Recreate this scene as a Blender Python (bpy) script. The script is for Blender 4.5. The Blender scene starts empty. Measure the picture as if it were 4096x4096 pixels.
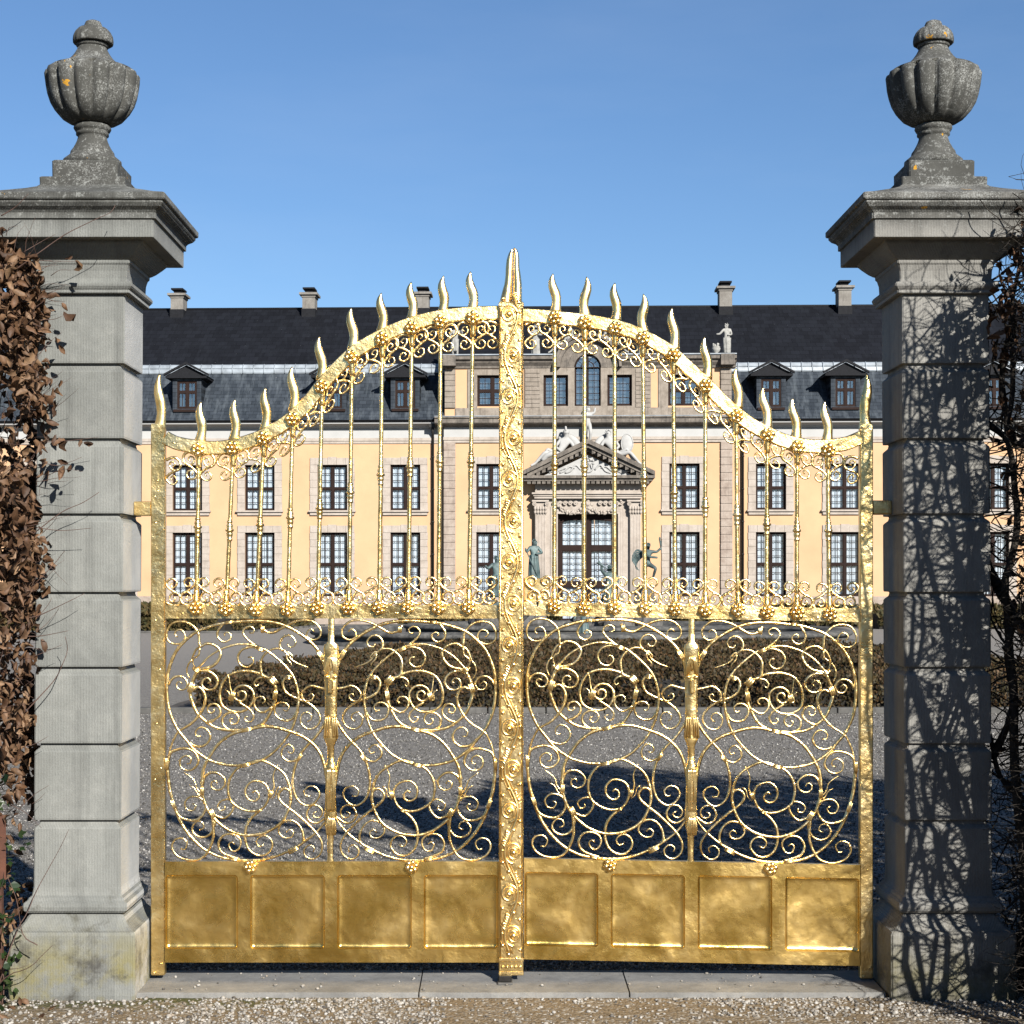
import bpy, math, random
import numpy as np
from mathutils import Vector, Matrix
random.seed(7); np.random.seed(7)
R = math.radians
ALB=.46      # overall reflectance calibration of the non-metal surfaces
scene = bpy.context.scene
COL = scene.collection

# ------------------------------------------------------------------ mesh helpers
class MB:
    def __init__(self): self.v = []; self.f = []; self.sm = []
    def add(self, vs, fs, smooth=False):
        o = len(self.v); self.v.extend([tuple(p) for p in vs])
        for f in fs: self.f.append([i + o for i in f]); self.sm.append(smooth)
        return self
    def box(self, x0, x1, y0, y1, z0, z1):
        v = [(x0,y0,z0),(x1,y0,z0),(x1,y1,z0),(x0,y1,z0),(x0,y0,z1),(x1,y0,z1),(x1,y1,z1),(x0,y1,z1)]
        return self.add(v, [(0,3,2,1),(4,5,6,7),(0,1,5,4),(1,2,6,5),(2,3,7,6),(3,0,4,7)])
    def bbox(self, x0, x1, y0, y1, z0, z1, c=.005):
        # box with chamfered vertical and front edges
        xs = [(x0+c,y0),(x1-c,y0),(x1,y0+c),(x1,y1),(x0,y1),(x0,y0+c)]
        n = len(xs); v = []
        for z, s in ((z0,1),(z0+c,0),(z1-c,0),(z1,1)):
            for (x,y) in xs:
                if s:
                    mx,my=(x0+x1)/2,(y0+y1)/2
                    x = x + (c if x<mx else -c)*.7; y = y + (c*.7 if y<my else 0)
                v.append((x,y,z))
        f = []
        for k in range(3):
            for i in range(n): j=(i+1)%n; f.append((k*n+i,k*n+j,(k+1)*n+j,(k+1)*n+i))
        f.append(tuple(range(n-1,-1,-1))); f.append(tuple(3*n+i for i in range(n)))
        return self.add(v,f)
    def prism(self, pts, y0, y1):
        # outline in (x,z), extruded in y
        n=len(pts); v=[(x,y0,z) for x,z in pts]+[(x,y1,z) for x,z in pts]
        f=[tuple(range(n)), tuple(range(2*n-1,n-1,-1))]
        for i in range(n): j=(i+1)%n; f.append((i,n+i,n+j,j))
        return self.add(v,f)
    def prism_x(self, pts, x0, x1):
        # outline in (y,z), extruded in x
        n=len(pts); v=[(x0,y,z) for y,z in pts]+[(x1,y,z) for y,z in pts]
        f=[tuple(range(n)), tuple(range(2*n-1,n-1,-1))]
        for i in range(n): j=(i+1)%n; f.append((i,n+i,n+j,j))
        return self.add(v,f)
    def lathe(self, prof, c=(0,0,0), n=24, flute=None, sx=1, sy=1):
        v=[]; f=[]; m=len(prof)
        for k,(r,z) in enumerate(prof):
            for i in range(n):
                a=2*math.pi*i/n; rr=r
                if flute: rr=r*flute(k,a)
                v.append((c[0]+rr*math.cos(a)*sx, c[1]+rr*math.sin(a)*sy, c[2]+z))
        for k in range(m-1):
            for i in range(n):
                j=(i+1)%n; f.append((k*n+i,k*n+j,(k+1)*n+j,(k+1)*n+i))
        f.append(tuple(range(n-1,-1,-1))); f.append(tuple((m-1)*n+i for i in range(n)))
        return self.add(v,f,True)
    def rect_lathe(self, prof, cx, cy, hx, hy, lean=0, c=.006):
        v=[]; f=[]; m=len(prof); n=8
        for (p,z) in prof:
            a,b=hx+p,hy+p; x=cx+lean*z
            for (dx,dy) in ((-a+c,-b),(a-c,-b),(a,-b+c),(a,b-c),(a-c,b),(-a+c,b),(-a,b-c),(-a,-b+c)):
                v.append((x+dx,cy+dy,z))
        for k in range(m-1):
            for i in range(n):
                j=(i+1)%n; f.append((k*n+i,k*n+j,(k+1)*n+j,(k+1)*n+i))
        f.append(tuple(range(n-1,-1,-1))); f.append(tuple((m-1)*n+i for i in range(n)))
        return self.add(v,f)
    def tube(self, pts, rad, n=6, flat=1.0, cap=True):
        P=[Vector(p) for p in pts]; m=len(P)
        if m<2: return self
        T=[]
        for i in range(m):
            t=(P[min(i+1,m-1)]-P[max(i-1,0)])
            T.append(t.normalized() if t.length>1e-9 else Vector((0,0,1)))
        u=T[0].orthogonal().normalized(); v=[]
        for i in range(m):
            u=(u-T[i]*u.dot(T[i]))
            u=u.normalized() if u.length>1e-6 else T[i].orthogonal().normalized()
            w=T[i].cross(u); r=rad(i/(m-1)) if callable(rad) else rad
            for k in range(n):
                a=2*math.pi*k/n; q=P[i]+(u*math.cos(a)+w*math.sin(a))*r
                if flat!=1.0: q.y=P[i].y+(q.y-P[i].y)*flat
                v.append(q[:])
        f=[]
        for i in range(m-1):
            for k in range(n):
                j=(k+1)%n; f.append((i*n+k,i*n+j,(i+1)*n+j,(i+1)*n+k))
        if cap: f.append(tuple(range(n-1,-1,-1))); f.append(tuple((m-1)*n+k for k in range(n)))
        return self.add(v,f,True)
    def ball(self, c, r, n=10, m=6, s=(1,1,1)):
        v=[(c[0],c[1],c[2]-r*s[2])]; f=[]
        for k in range(1,m):
            b=math.pi*k/m-math.pi/2
            for i in range(n):
                a=2*math.pi*i/n
                v.append((c[0]+r*s[0]*math.cos(b)*math.cos(a),c[1]+r*s[1]*math.cos(b)*math.sin(a),c[2]+r*s[2]*math.sin(b)))
        v.append((c[0],c[1],c[2]+r*s[2])); t=len(v)-1
        for i in range(n): f.append((0,1+(i+1)%n,1+i)); f.append((t,1+(m-2)*n+i,1+(m-2)*n+(i+1)%n))
        for k in range(m-2):
            for i in range(n):
                j=(i+1)%n; f.append((1+k*n+i,1+k*n+j,1+(k+1)*n+j,1+(k+1)*n+i))
        return self.add(v,f,True)
    def build(self, name, mat, parent=None, org=(0,0,0)):
        me=bpy.data.meshes.new(name)
        v=[(a-org[0],b-org[1],c-org[2]) for a,b,c in self.v]
        me.from_pydata(v,[],self.f)
        me.polygons.foreach_set('use_smooth', self.sm)
        me.update()
        if mat: me.materials.append(mat)
        return link(name,me,parent)
def link(name, me, parent=None):
    o=bpy.data.objects.new(name,me); COL.objects.link(o)
    if parent: o.parent=parent
    return o
def np_mesh(name, V, nper, mat, parent=None, smooth=False, F=None):
    """V: (k, nper, 3) islands of identical topology; F: faces of one island (lists of equal size)."""
    k=V.shape[0]; me=bpy.data.meshes.new(name)
    F=np.array(F,dtype=np.int32); nf,fs=F.shape
    idx=(F[None]+ (np.arange(k)*nper)[:,None,None]).reshape(-1)
    me.vertices.add(k*nper); me.vertices.foreach_set('co', V.reshape(-1).astype(np.float32))
    me.loops.add(len(idx)); me.loops.foreach_set('vertex_index', idx.astype(np.int32))
    me.polygons.add(k*nf); me.polygons.foreach_set('loop_start', (np.arange(k*nf)*fs).astype(np.int32))
    me.polygons.foreach_set('loop_total', np.full(k*nf,fs,dtype=np.int32))
    me.polygons.foreach_set('use_smooth', np.full(k*nf,smooth))
    me.update(calc_edges=True); me.validate()
    me.materials.append(mat)
    return link(name,me,parent)
def spline(pts, step):
    P=[Vector(p) for p in pts]; out=[]
    P=[P[0]*2-P[1]]+P+[P[-1]*2-P[-2]]
    for i in range(1,len(P)-2):
        a,b,c,d=P[i-1],P[i],P[i+1],P[i+2]; n=max(2,int((c-b).length/step))
        for k in range(n):
            t=k/n
            out.append(.5*((2*b)+(c-a)*t+(2*a-5*b+4*c-d)*t*t+(3*b-a-3*c+d)*t**3))
    out.append(P[-2]); return out
def empty(name, loc, label, cat, group=None, rz=0):
    o=bpy.data.objects.new(name,None); COL.objects.link(o); o.location=loc; o.rotation_euler=(0,0,rz)
    o.empty_display_size=.2
    return tag(o,label,cat,group)
def tag(o, label, cat, group=None):
    o['label']=label; o['category']=cat
    if group: o['group']=group
    return o
def struct(o, kind='structure'): o['kind']=kind; return o

# ------------------------------------------------------------------ materials
class NT:
    def __init__(self, name):
        self.m=bpy.data.materials.new(name); self.m.use_nodes=True
        self.t=self.m.node_tree; self.n=self.t.nodes; self.l=self.t.links
        self.b=self.n['Principled BSDF']; self._c=None
    def coord(self, kind='Object'):
        if not self._c: self._c=self.n.new('ShaderNodeTexCoord')
        return self._c.outputs[kind]
    def pos(self):
        return self.n.new('ShaderNodeNewGeometry').outputs['Position']
    def link(self,a,b): self.l.new(a,b)
    def setv(self,sock,val):
        if hasattr(val,'is_output'): self.l.new(val,sock)
        elif isinstance(val,(tuple,list)) and len(val)==3 and sock.type=='RGBA': sock.default_value=(*val,1)
        else: sock.default_value=val
    def map(self, vec, scale=(1,1,1), rot=(0,0,0)):
        n=self.n.new('ShaderNodeMapping'); self.l.new(vec,n.inputs[0]); n.inputs['Scale'].default_value=scale
        n.inputs['Rotation'].default_value=rot
        return n.outputs[0]
    def noise(self, vec, scale, detail=4, rough=.55, dist=0):
        n=self.n.new('ShaderNodeTexNoise'); self.l.new(vec,n.inputs['Vector'])
        n.inputs['Scale'].default_value=scale; n.inputs['Detail'].default_value=detail
        n.inputs['Roughness'].default_value=rough; n.inputs['Distortion'].default_value=dist
        return n.outputs['Fac']
    def voro(self, vec, scale, feature='F1', out='Color', rnd=1):
        n=self.n.new('ShaderNodeTexVoronoi'); n.feature=feature; self.l.new(vec,n.inputs['Vector'])
        n.inputs['Scale'].default_value=scale; n.inputs['Randomness'].default_value=rnd
        return n.outputs[out]
    def ramp(self, fac, stops):
        n=self.n.new('ShaderNodeValToRGB'); self.l.new(fac,n.inputs[0]); e=n.color_ramp.elements
        while len(e)<len(stops): e.new(.5)
        for i,(p,c) in enumerate(stops):
            e[i].position=p; c=(c,c,c) if not isinstance(c,tuple) else c; e[i].color=(*c,1)
        return n.outputs[0]
    def mix(self, fac, a, b, mode='MIX'):
        n=self.n.new('ShaderNodeMix'); n.data_type='RGBA'; n.blend_type=mode
        self.setv(n.inputs[0],fac); self.setv(n.inputs[6],a); self.setv(n.inputs[7],b)
        return n.outputs[2]
    def math(self, op, a, b=0.0, clamp=False):
        n=self.n.new('ShaderNodeMath'); n.operation=op; n.use_clamp=clamp
        self.setv(n.inputs[0],a); self.setv(n.inputs[1],b); return n.outputs[0]
    def sep(self, vec):
        n=self.n.new('ShaderNodeSeparateXYZ'); self.l.new(vec,n.inputs[0]); return n.outputs
    def comb(self,x,y,z):
        n=self.n.new('ShaderNodeCombineXYZ')
        for i,a in enumerate((x,y,z)): self.setv(n.inputs[i],a)
        return n.outputs[0]
    def rmap(self, v, a, b, c=0.0, d=1.0):
        n=self.n.new('ShaderNodeMapRange'); n.interpolation_type='SMOOTHSTEP'; self.setv(n.inputs[0],v)
        for i,x in enumerate((a,b,c,d)): n.inputs[i+1].default_value=x
        return n.outputs[0]
    def island(self):
        return self.n.new('ShaderNodeNewGeometry').outputs['Random Per Island']
    def bump(self, h, strength=.5, dist=.01, prev=None):
        n=self.n.new('ShaderNodeBump'); self.l.new(h,n.inputs['Height'])
        n.inputs['Strength'].default_value=strength; n.inputs['Distance'].default_value=dist
        if prev: self.l.new(prev,n.inputs['Normal'])
        return n.outputs[0]
    def out(self, color=None, rough=None, metal=None, normal=None, spec=None):
        if color is not None:
            if metal!=1.0: color=self.mix(1.0,color,(ALB,ALB,ALB),'MULTIPLY')
            self.setv(self.b.inputs['Base Color'],color)
        if rough is not None: self.setv(self.b.inputs['Roughness'],rough)
        if metal is not None: self.setv(self.b.inputs['Metallic'],metal)
        if normal is not None: self.l.new(normal,self.b.inputs['Normal'])
        if spec is not None: self.b.inputs['Specular IOR Level'].default_value=spec
        return self.m

def m_gold(name, hammer=1.0, blotch=False):
    t=NT(name); p=t.pos()
    a=t.noise(p,9,5,.6); b=t.noise(p,55,4,.6,.3); c=t.noise(p,210,3,.6)
    big=t.noise(p,3.2,5,.62,.4)
    col=t.ramp(a,[(.3,(.60,.40,.14)),(.52,(.80,.59,.26)),(.72,(.92,.75,.42))])
    if blotch:
        col=t.mix(t.ramp(big,[(.35,.0),(.7,1.0)]),(.60,.40,.10),t.mix(.5,col,(.90,.63,.22)))
        wear=t.ramp(t.noise(p,34,6,.75,.6),[(.63,.0),(.70,1.0)])
        col=t.mix(t.math('MULTIPLY',wear,.5),col,(.55,.42,.25))
    pit=t.ramp(t.voro(p,70,'F1','Distance'),[(.05,.0),(.16,1.0)])
    col=t.mix(t.math('MULTIPLY',t.math('SUBTRACT',1.0,pit),.45),col,(.42,.22,.04))
    rough=t.ramp(big,[(.3,.22),(.7,.38)]) if not blotch else t.ramp(big,[(.3,.20),(.7,.36)])
    h=t.math('ADD',t.math('MULTIPLY',a,1.0),t.math('MULTIPLY',b,.22*hammer))
    n=t.bump(h,.55,.012*hammer+.002)
    n=t.bump(c,.25,.002,n)
    if blotch: n=t.bump(t.noise(p,6.5,2,.45,.2),.8,.012,n)
    return t.out(col,rough,1.0,n)
def m_stone(name, base, light, dark, lichen_z=None, grime=.5, tool=True, tint=None, pale_inner=False):
    t=NT(name); p=t.pos(); s=t.sep(p)
    a=t.noise(p,2.3,6,.65); b=t.noise(p,16,6,.7); c=t.noise(p,140,3,.7)
    col=t.ramp(a,[(.28,dark),(.5,base),(.72,light)])
    col=t.mix(t.ramp(b,[(.35,.45),(.6,.0)]),col,dark)
    col=t.mix(t.ramp(c,[(.3,.35),(.6,.0)]),col,tuple(x*.45 for x in base))
    if tool:
        wn=t.n.new('ShaderNodeTexWhiteNoise'); wn.noise_dimensions='2D'; t.link(t.comb(t.math('FLOOR',t.math('ADD',t.math('MULTIPLY',s[2],2.481),.655)),t.math('FLOOR',s[0]),0.0),wn.inputs['Vector'])
        col=t.mix(t.rmap(wn.outputs['Value'],0,1,.0,.28),col,tuple(x*.62 for x in dark)); col=t.mix(t.rmap(wn.outputs['Value'],.6,0,.0,.22),col,light)
    streak=t.noise(t.map(p,(9,9,.7)),1.0,5,.6)
    col=t.mix(t.math('MULTIPLY',t.ramp(streak,[(.52,.0),(.72,1.0)]),grime),col,tuple(x*.35 for x in dark))
    if pale_inner:  # paler colour on the inner side, faces turned to positive x
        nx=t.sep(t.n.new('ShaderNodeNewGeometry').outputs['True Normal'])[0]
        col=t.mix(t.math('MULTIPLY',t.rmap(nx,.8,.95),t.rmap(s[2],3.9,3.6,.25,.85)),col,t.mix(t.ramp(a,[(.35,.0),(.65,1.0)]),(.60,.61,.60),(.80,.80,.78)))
    if tint:   # yellow green algae low on the base
        g=t.math('MULTIPLY',t.rmap(s[2],.5,.1,0,1),t.ramp(t.noise(p,5,5,.7),[(.40,.0),(.62,.85)]))
        col=t.mix(g,col,tint)
        g=t.math('MULTIPLY',t.rmap(s[2],.42,.30,0,1),t.ramp(t.noise(p,4.2,6,.72,.3),[(.50,.0),(.66,.8)])); col=t.mix(g,col,(.075,.07,.06))
        g=t.math('MULTIPLY',t.rmap(s[2],.62,.50,0,1),t.ramp(t.noise(p,6.5,6,.72,.3),[(.55,.0),(.68,.7)])); col=t.mix(g,col,(.10,.095,.07))
    if lichen_z is not None:
        up=t.rmap(s[2],lichen_z[0],lichen_z[1])
        dk=t.ramp(t.noise(p,7,6,.7),[(.40,.95),(.72,.45)])
        col=t.mix(t.math('MULTIPLY',up,dk),col,(.075,.075,.068))
        sp=t.ramp(t.math('MULTIPLY',t.noise(p,150,4,.75),t.ramp(t.noise(p,6,3,.6),[(.3,.72),(.7,1.1)])),[(.5,.0),(.62,1.0)])
        col=t.mix(t.math('MULTIPLY',t.math('MULTIPLY',up,sp),.75),col,(.50,.51,.49))
        sp2=t.ramp(t.noise(p,34,6,.75),[(.56,.0),(.62,1.0)])
        col=t.mix(t.math('MULTIPLY',t.math('MULTIPLY',up,sp2),.6),col,(.42,.43,.41))
        og=t.ramp(t.noise(p,8,4,.55,.2),[(.69,.0),(.70,1.0)])
        col=t.mix(t.math('MULTIPLY',up,og),col,(.62,.32,.03))
    h=t.math('ADD',b,t.math('MULTIPLY',c,.5))
    n=t.bump(h,.55,.006)
    if tool:
        w=t.n.new('ShaderNodeTexWave'); w.bands_direction='X'; t.link(p,w.inputs['Vector'])
        w.inputs['Scale'].default_value=38; w.inputs['Distortion'].default_value=1.6; w.inputs['Detail'].default_value=2
        w.inputs['Detail Scale'].default_value=2
        hh=t.math('MULTIPLY',w.outputs['Fac'],t.ramp(t.noise(p,3,3,.6),[(.3,.3),(.6,1.0)]))
        n=t.bump(hh,.5,.0035,n)
    return t.out(col,.92,0,n,.25)
def m_plain(name, col, rough=.6, var=.25, scale=8, metal=0, bump=.0, spec=.5):
    t=NT(name); p=t.coord()
    a=t.noise(p,scale,5,.6)
    c=t.mix(t.ramp(a,[(.3,.0),(.7,1.0)]),tuple(x*(1-var) for x in col),tuple(min(1,x*(1+var)) for x in col))
    nm=t.bump(t.noise(p,scale*6,4,.6),.4,bump) if bump else None
    return t.out(c,rough,metal,nm,spec)
def m_leaf(name, cols, rough=.7, trans=.0):
    t=NT(name); i=t.island()
    st=[(k/(len(cols)-1),c) for k,c in enumerate(cols)]
    c=t.ramp(i,st); c=t.mix(t.ramp(t.noise(t.pos(),60,3,.6),[(.35,.45),(.6,.0)]),c,tuple(x*.5 for x in cols[0]))
    t.out(c,rough,0,None,.3)
    if trans:
        tr=t.n.new('ShaderNodeBsdfTranslucent'); t.link(c,tr.inputs[0]); mx=t.n.new('ShaderNodeMixShader'); mx.inputs[0].default_value=trans
        t.link(t.b.outputs[0],mx.inputs[1]); t.link(tr.outputs[0],mx.inputs[2])
        t.link(mx.outputs[0],t.n['Material Output'].inputs[0])
    return t.m
def m_slate(name, c1, c2, streak, sx, sz):
    t=NT(name); p=t.coord(); s=t.sep(p)
    v=t.comb(s[0],s[2],0.0)
    b=t.n.new('ShaderNodeTexBrick'); t.link(v,b.inputs['Vector']); b.offset=.5
    b.inputs['Color1'].default_value=(*c1,1); b.inputs['Color2'].default_value=(*c2,1); b.inputs['Mortar'].default_value=(*[x*.35 for x in c1],1)
    b.inputs['Scale'].default_value=1; b.inputs['Mortar Size'].default_value=.008; b.inputs['Brick Width'].default_value=sx; b.inputs['Row Height'].default_value=sz
    b.inputs['Bias'].default_value=-.1
    c=b.outputs['Color']
    st=t.noise(t.map(p,(3,1,.25)),1.0,6,.65)
    c=t.mix(t.ramp(st,[(.48,.0),(.75,.8)]),c,streak)
    sp=t.ramp(t.noise(p,9,2,.5),[(.765,.0),(.79,.8)])
    c=t.mix(sp,c,(.25,.26,.28))
    n=t.bump(b.outputs['Fac'],.6,-.02)
    return t.out(c,.75,0,n,.10)
def m_gravel(name, forecourt):
    t=NT(name); p=t.pos(); s=t.sep(p)
    sc=58 if forecourt else 60
    v1=t.voro(p,sc); v2=t.voro(p,13); d1=t.voro(p,sc,'F1','Distance')
    k=t.sep(v1); k2=t.sep(v2)
    if forecourt:
        st=t.ramp(k[0],[(.0,(.12,.10,.08)),(.35,(.30,.26,.21)),(.7,(.48,.44,.38)),(1.0,(.66,.63,.57))])
        dirt=t.ramp(t.noise(p,22,6,.7),[(.3,(.19,.14,.085)),(.7,(.34,.26,.165))])
        msk=t.ramp(t.math('ADD',t.math('MULTIPLY',t.noise(p,2.2,4,.6),.8),t.math('MULTIPLY',k[1],.35)),[(.58,.0),(.74,1.0)])
        c=t.mix(msk,dirt,st)
        moss=t.math('MULTIPLY',t.math('MULTIPLY',t.rmap(s[1],8.42,8.66),t.rmap(s[0],-.5,-1.3)),t.ramp(t.noise(p,9,5,.65),[(.42,.0),(.55,.9)]))
        c=t.mix(moss,c,(.075,.085,.018))
        n=t.bump(t.math('SUBTRACT',1.0,d1),.8,.010)
    else:
        st=t.ramp(k[0],[(.0,(.11,.102,.092)),(.35,(.21,.195,.175)),(.7,(.31,.29,.262)),(1.0,(.50,.475,.435))])
        c=t.mix(t.ramp(k2[0],[(.0,.25),(.6,.0)]),st,(.10,.095,.09))
        c=t.mix(t.ramp(t.noise(p,.35,5,.6),[(.4,.0),(.75,.35)]),c,(.30,.28,.25))
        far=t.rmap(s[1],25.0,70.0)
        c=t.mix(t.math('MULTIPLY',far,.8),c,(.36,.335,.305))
        n=t.bump(t.math('SUBTRACT',1.0,d1),.5,.005)
    return t.out(c,.95,0,n,.2)
def m_glass(name, refl=.12, tint=(.9,.95,1)):
    t=NT(name); t.n.remove(t.b)
    tr=t.n.new('ShaderNodeBsdfTransparent'); tr.inputs[0].default_value=(*tint,1)
    gl=t.n.new('ShaderNodeBsdfGlossy'); gl.inputs['Roughness'].default_value=.04
    n=t.bump(t.noise(t.coord(),1.6,2,.5),.15,.05); t.link(n,gl.inputs['Normal'])
    mx=t.n.new('ShaderNodeMixShader'); mx.inputs[0].default_value=refl
    t.link(tr.outputs[0],mx.inputs[1]); t.link(gl.outputs[0],mx.inputs[2]); t.link(mx.outputs[0],t.n['Material Output'].inputs[0])
    return t.m

M={}
M['gold']=m_gold('gold_leaf',1.0); M['gold_frame']=m_gold('gold_leaf_frame',.6,True); M['gold_panel']=m_gold('gold_leaf_worn',.25,True); M['gold_smooth']=m_gold('gold_leaf_smooth',.3)
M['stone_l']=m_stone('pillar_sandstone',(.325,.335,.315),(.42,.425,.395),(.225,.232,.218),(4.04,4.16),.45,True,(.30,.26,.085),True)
M['stone_r']=m_stone('pillar_sandstone_weathered',(.395,.385,.355),(.50,.485,.445),(.27,.262,.245),(4.02,4.14),.55,True,(.22,.20,.11))
M['urn']=m_stone('urn_stone',(.17,.17,.155),(.27,.27,.25),(.09,.09,.082),(3.0,3.1),.5,False)
M['slab']=m_stone('threshold_stone',(.34,.335,.32),(.46,.44,.40),(.20,.195,.185),None,.3,False)
M['render']=m_plain('yellow_render',(.82,.515,.30),.9,.09,.5,0,.004,.2)
M['white_render']=m_plain('white_render',(.60,.60,.59),.9,.06,1.2,0,0,.2)
M['pstone']=m_stone('palace_sandstone',(.56,.465,.39),(.66,.57,.49),(.36,.28,.23),None,.35,False)
M['pstone_pale']=m_stone('palace_pale_stone',(.65,.565,.49),(.74,.66,.58),(.48,.41,.345),None,.15,False)
M['pstone_dark']=m_stone('palace_weathered_stone',(.27,.235,.20),(.40,.35,.30),(.11,.10,.09),None,.6,False)
M['slate']=m_slate('dark_slate',(.010,.011,.015),(.017,.019,.026),(.02,.023,.03),.55,.30)
M['slate2']=m_slate('blue_slate',(.036,.046,.060),(.062,.076,.096),(.15,.175,.20),.42,.22)
M['pstone_attic']=m_stone('attic_sandstone',(.42,.36,.30),(.54,.47,.40),(.25,.21,.17),None,.45,False)
M['chimney']=m_stone('chimney_stone',(.33,.31,.28),(.42,.40,.37),(.22,.20,.18),None,.4,False)
M['lead']=m_plain('lead_sheet',(.36,.41,.46),.5,.35,1.5,.0,.01)
M['slate_trim']=m_plain('black_slate_trim',(.016,.017,.021),.75,.3,8,0,0,.12)
M['wood']=m_plain('dark_brown_wood',(.030,.016,.013),.75,.25,3,0,0,.12)
M['curtain']=m_plain('white_curtain',(.80,.83,.86),.9,.04,2)
M['blind']=m_plain('grey_interior',(.10,.115,.135),.8,.15,2)
M['glass']=m_glass('window_glass',.10)
M['glass_dark']=m_glass('window_glass_reflective',.30)
M['marble']=m_plain('white_statue_stone',(.54,.535,.52),.8,.12,3)
M['greystatue']=m_plain('weathered_statue_stone',(.40,.395,.37),.9,.4,4)
M['bronze']=m_plain('green_bronze',(.10,.155,.155),.6,.6,5,.25)
M['tufa']=m_stone('tufa_rock',(.20,.19,.175),(.36,.35,.34),(.07,.065,.06),None,.7,False)
M['basin']=m_stone('basin_stone',(.14,.14,.135),(.36,.345,.31),(.035,.035,.036),None,.4,False)
M['kerb']=m_stone('kerb_stone',(.17,.165,.155),(.25,.24,.225),(.09,.09,.085),None,.4,False)
M['soil']=m_plain('bed_soil',(.055,.042,.03),.95,.4,3)
M['hedge']=m_leaf('low_hedge_leaves',[(.020,.022,.006),(.085,.048,.016),(.150,.075,.024),(.045,.038,.011),(.120,.075,.020),(.030,.026,.008)])
M['hedge_far']=m_leaf('clipped_hedge_leaves',[(.045,.050,.012),(.095,.075,.020),(.14,.085,.026),(.10,.085,.024)])
M['core']=m_plain('hedge_core',(.014,.011,.006),.95,.3)
M['deadleaf']=m_leaf('dry_hornbeam_leaves',[(.07,.035,.018),(.19,.095,.045),(.30,.165,.085),(.12,.055,.025),(.40,.245,.135),(.16,.085,.045),(.09,.042,.02)],.65,.12)
M['deadleaf_dk']=m_leaf('dry_hornbeam_leaves_brown',[(.06,.030,.016),(.12,.060,.030),(.19,.095,.045),(.09,.045,.022)],.7,.05)
M['bark']=m_plain('hornbeam_bark',(.050,.042,.034),.9,.4,20,0,.004,.2)
M['twig']=m_plain('red_brown_twig',(.11,.055,.038),.7,.3,30)
M['ivy']=m_leaf('ivy_leaves',[(.012,.030,.010),(.03,.06,.018),(.06,.10,.03)],.35)
M['iron']=m_plain('dark_iron',(.03,.028,.026),.55,.4,20,.6)
M['rust']=m_plain('rusty_iron',(.14,.05,.026),.8,.4,12,.2,.004)
M['benchw']=m_plain('bench_grey_wood',(.06,.065,.075),.6,.2)
M['ground']=m_plain('earth_ground',(.24,.21,.165),.95,.2,.3)
M['fore']=m_gravel('forecourt_gravel',True); M['court']=m_gravel('courtyard_gravel',False)
M['pebble_grey']=m_leaf('courtyard_stones',[(.03,.028,.026),(.17,.16,.145),(.30,.28,.255),(.09,.085,.076),(.42,.40,.37),(.21,.195,.175),(.85,.82,.77),(.05,.046,.042),(.26,.245,.22)],.85)
M['pebble']=m_leaf('pebbles',[(.10,.09,.08),(.36,.33,.29),(.58,.55,.50),(.28,.23,.17),(.70,.68,.64),(.45,.37,.28)],.8)
SUN_E,SKY_E,SKY_AIR,SKY_DUST,SKY_OZ,EXPO=5.0,.05,1.0,.1,6.0,1.30
# ------------------------------------------------------------------ view constants
CX, CY, F, H = 1976.0, 2345.0, 6600.0, 2.19
DG = 9.03                       # front plane of the gate
SG = DG/F
def gx(x): return (x-CX)*SG
def gz(y): return H+(CY-y)*SG

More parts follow.
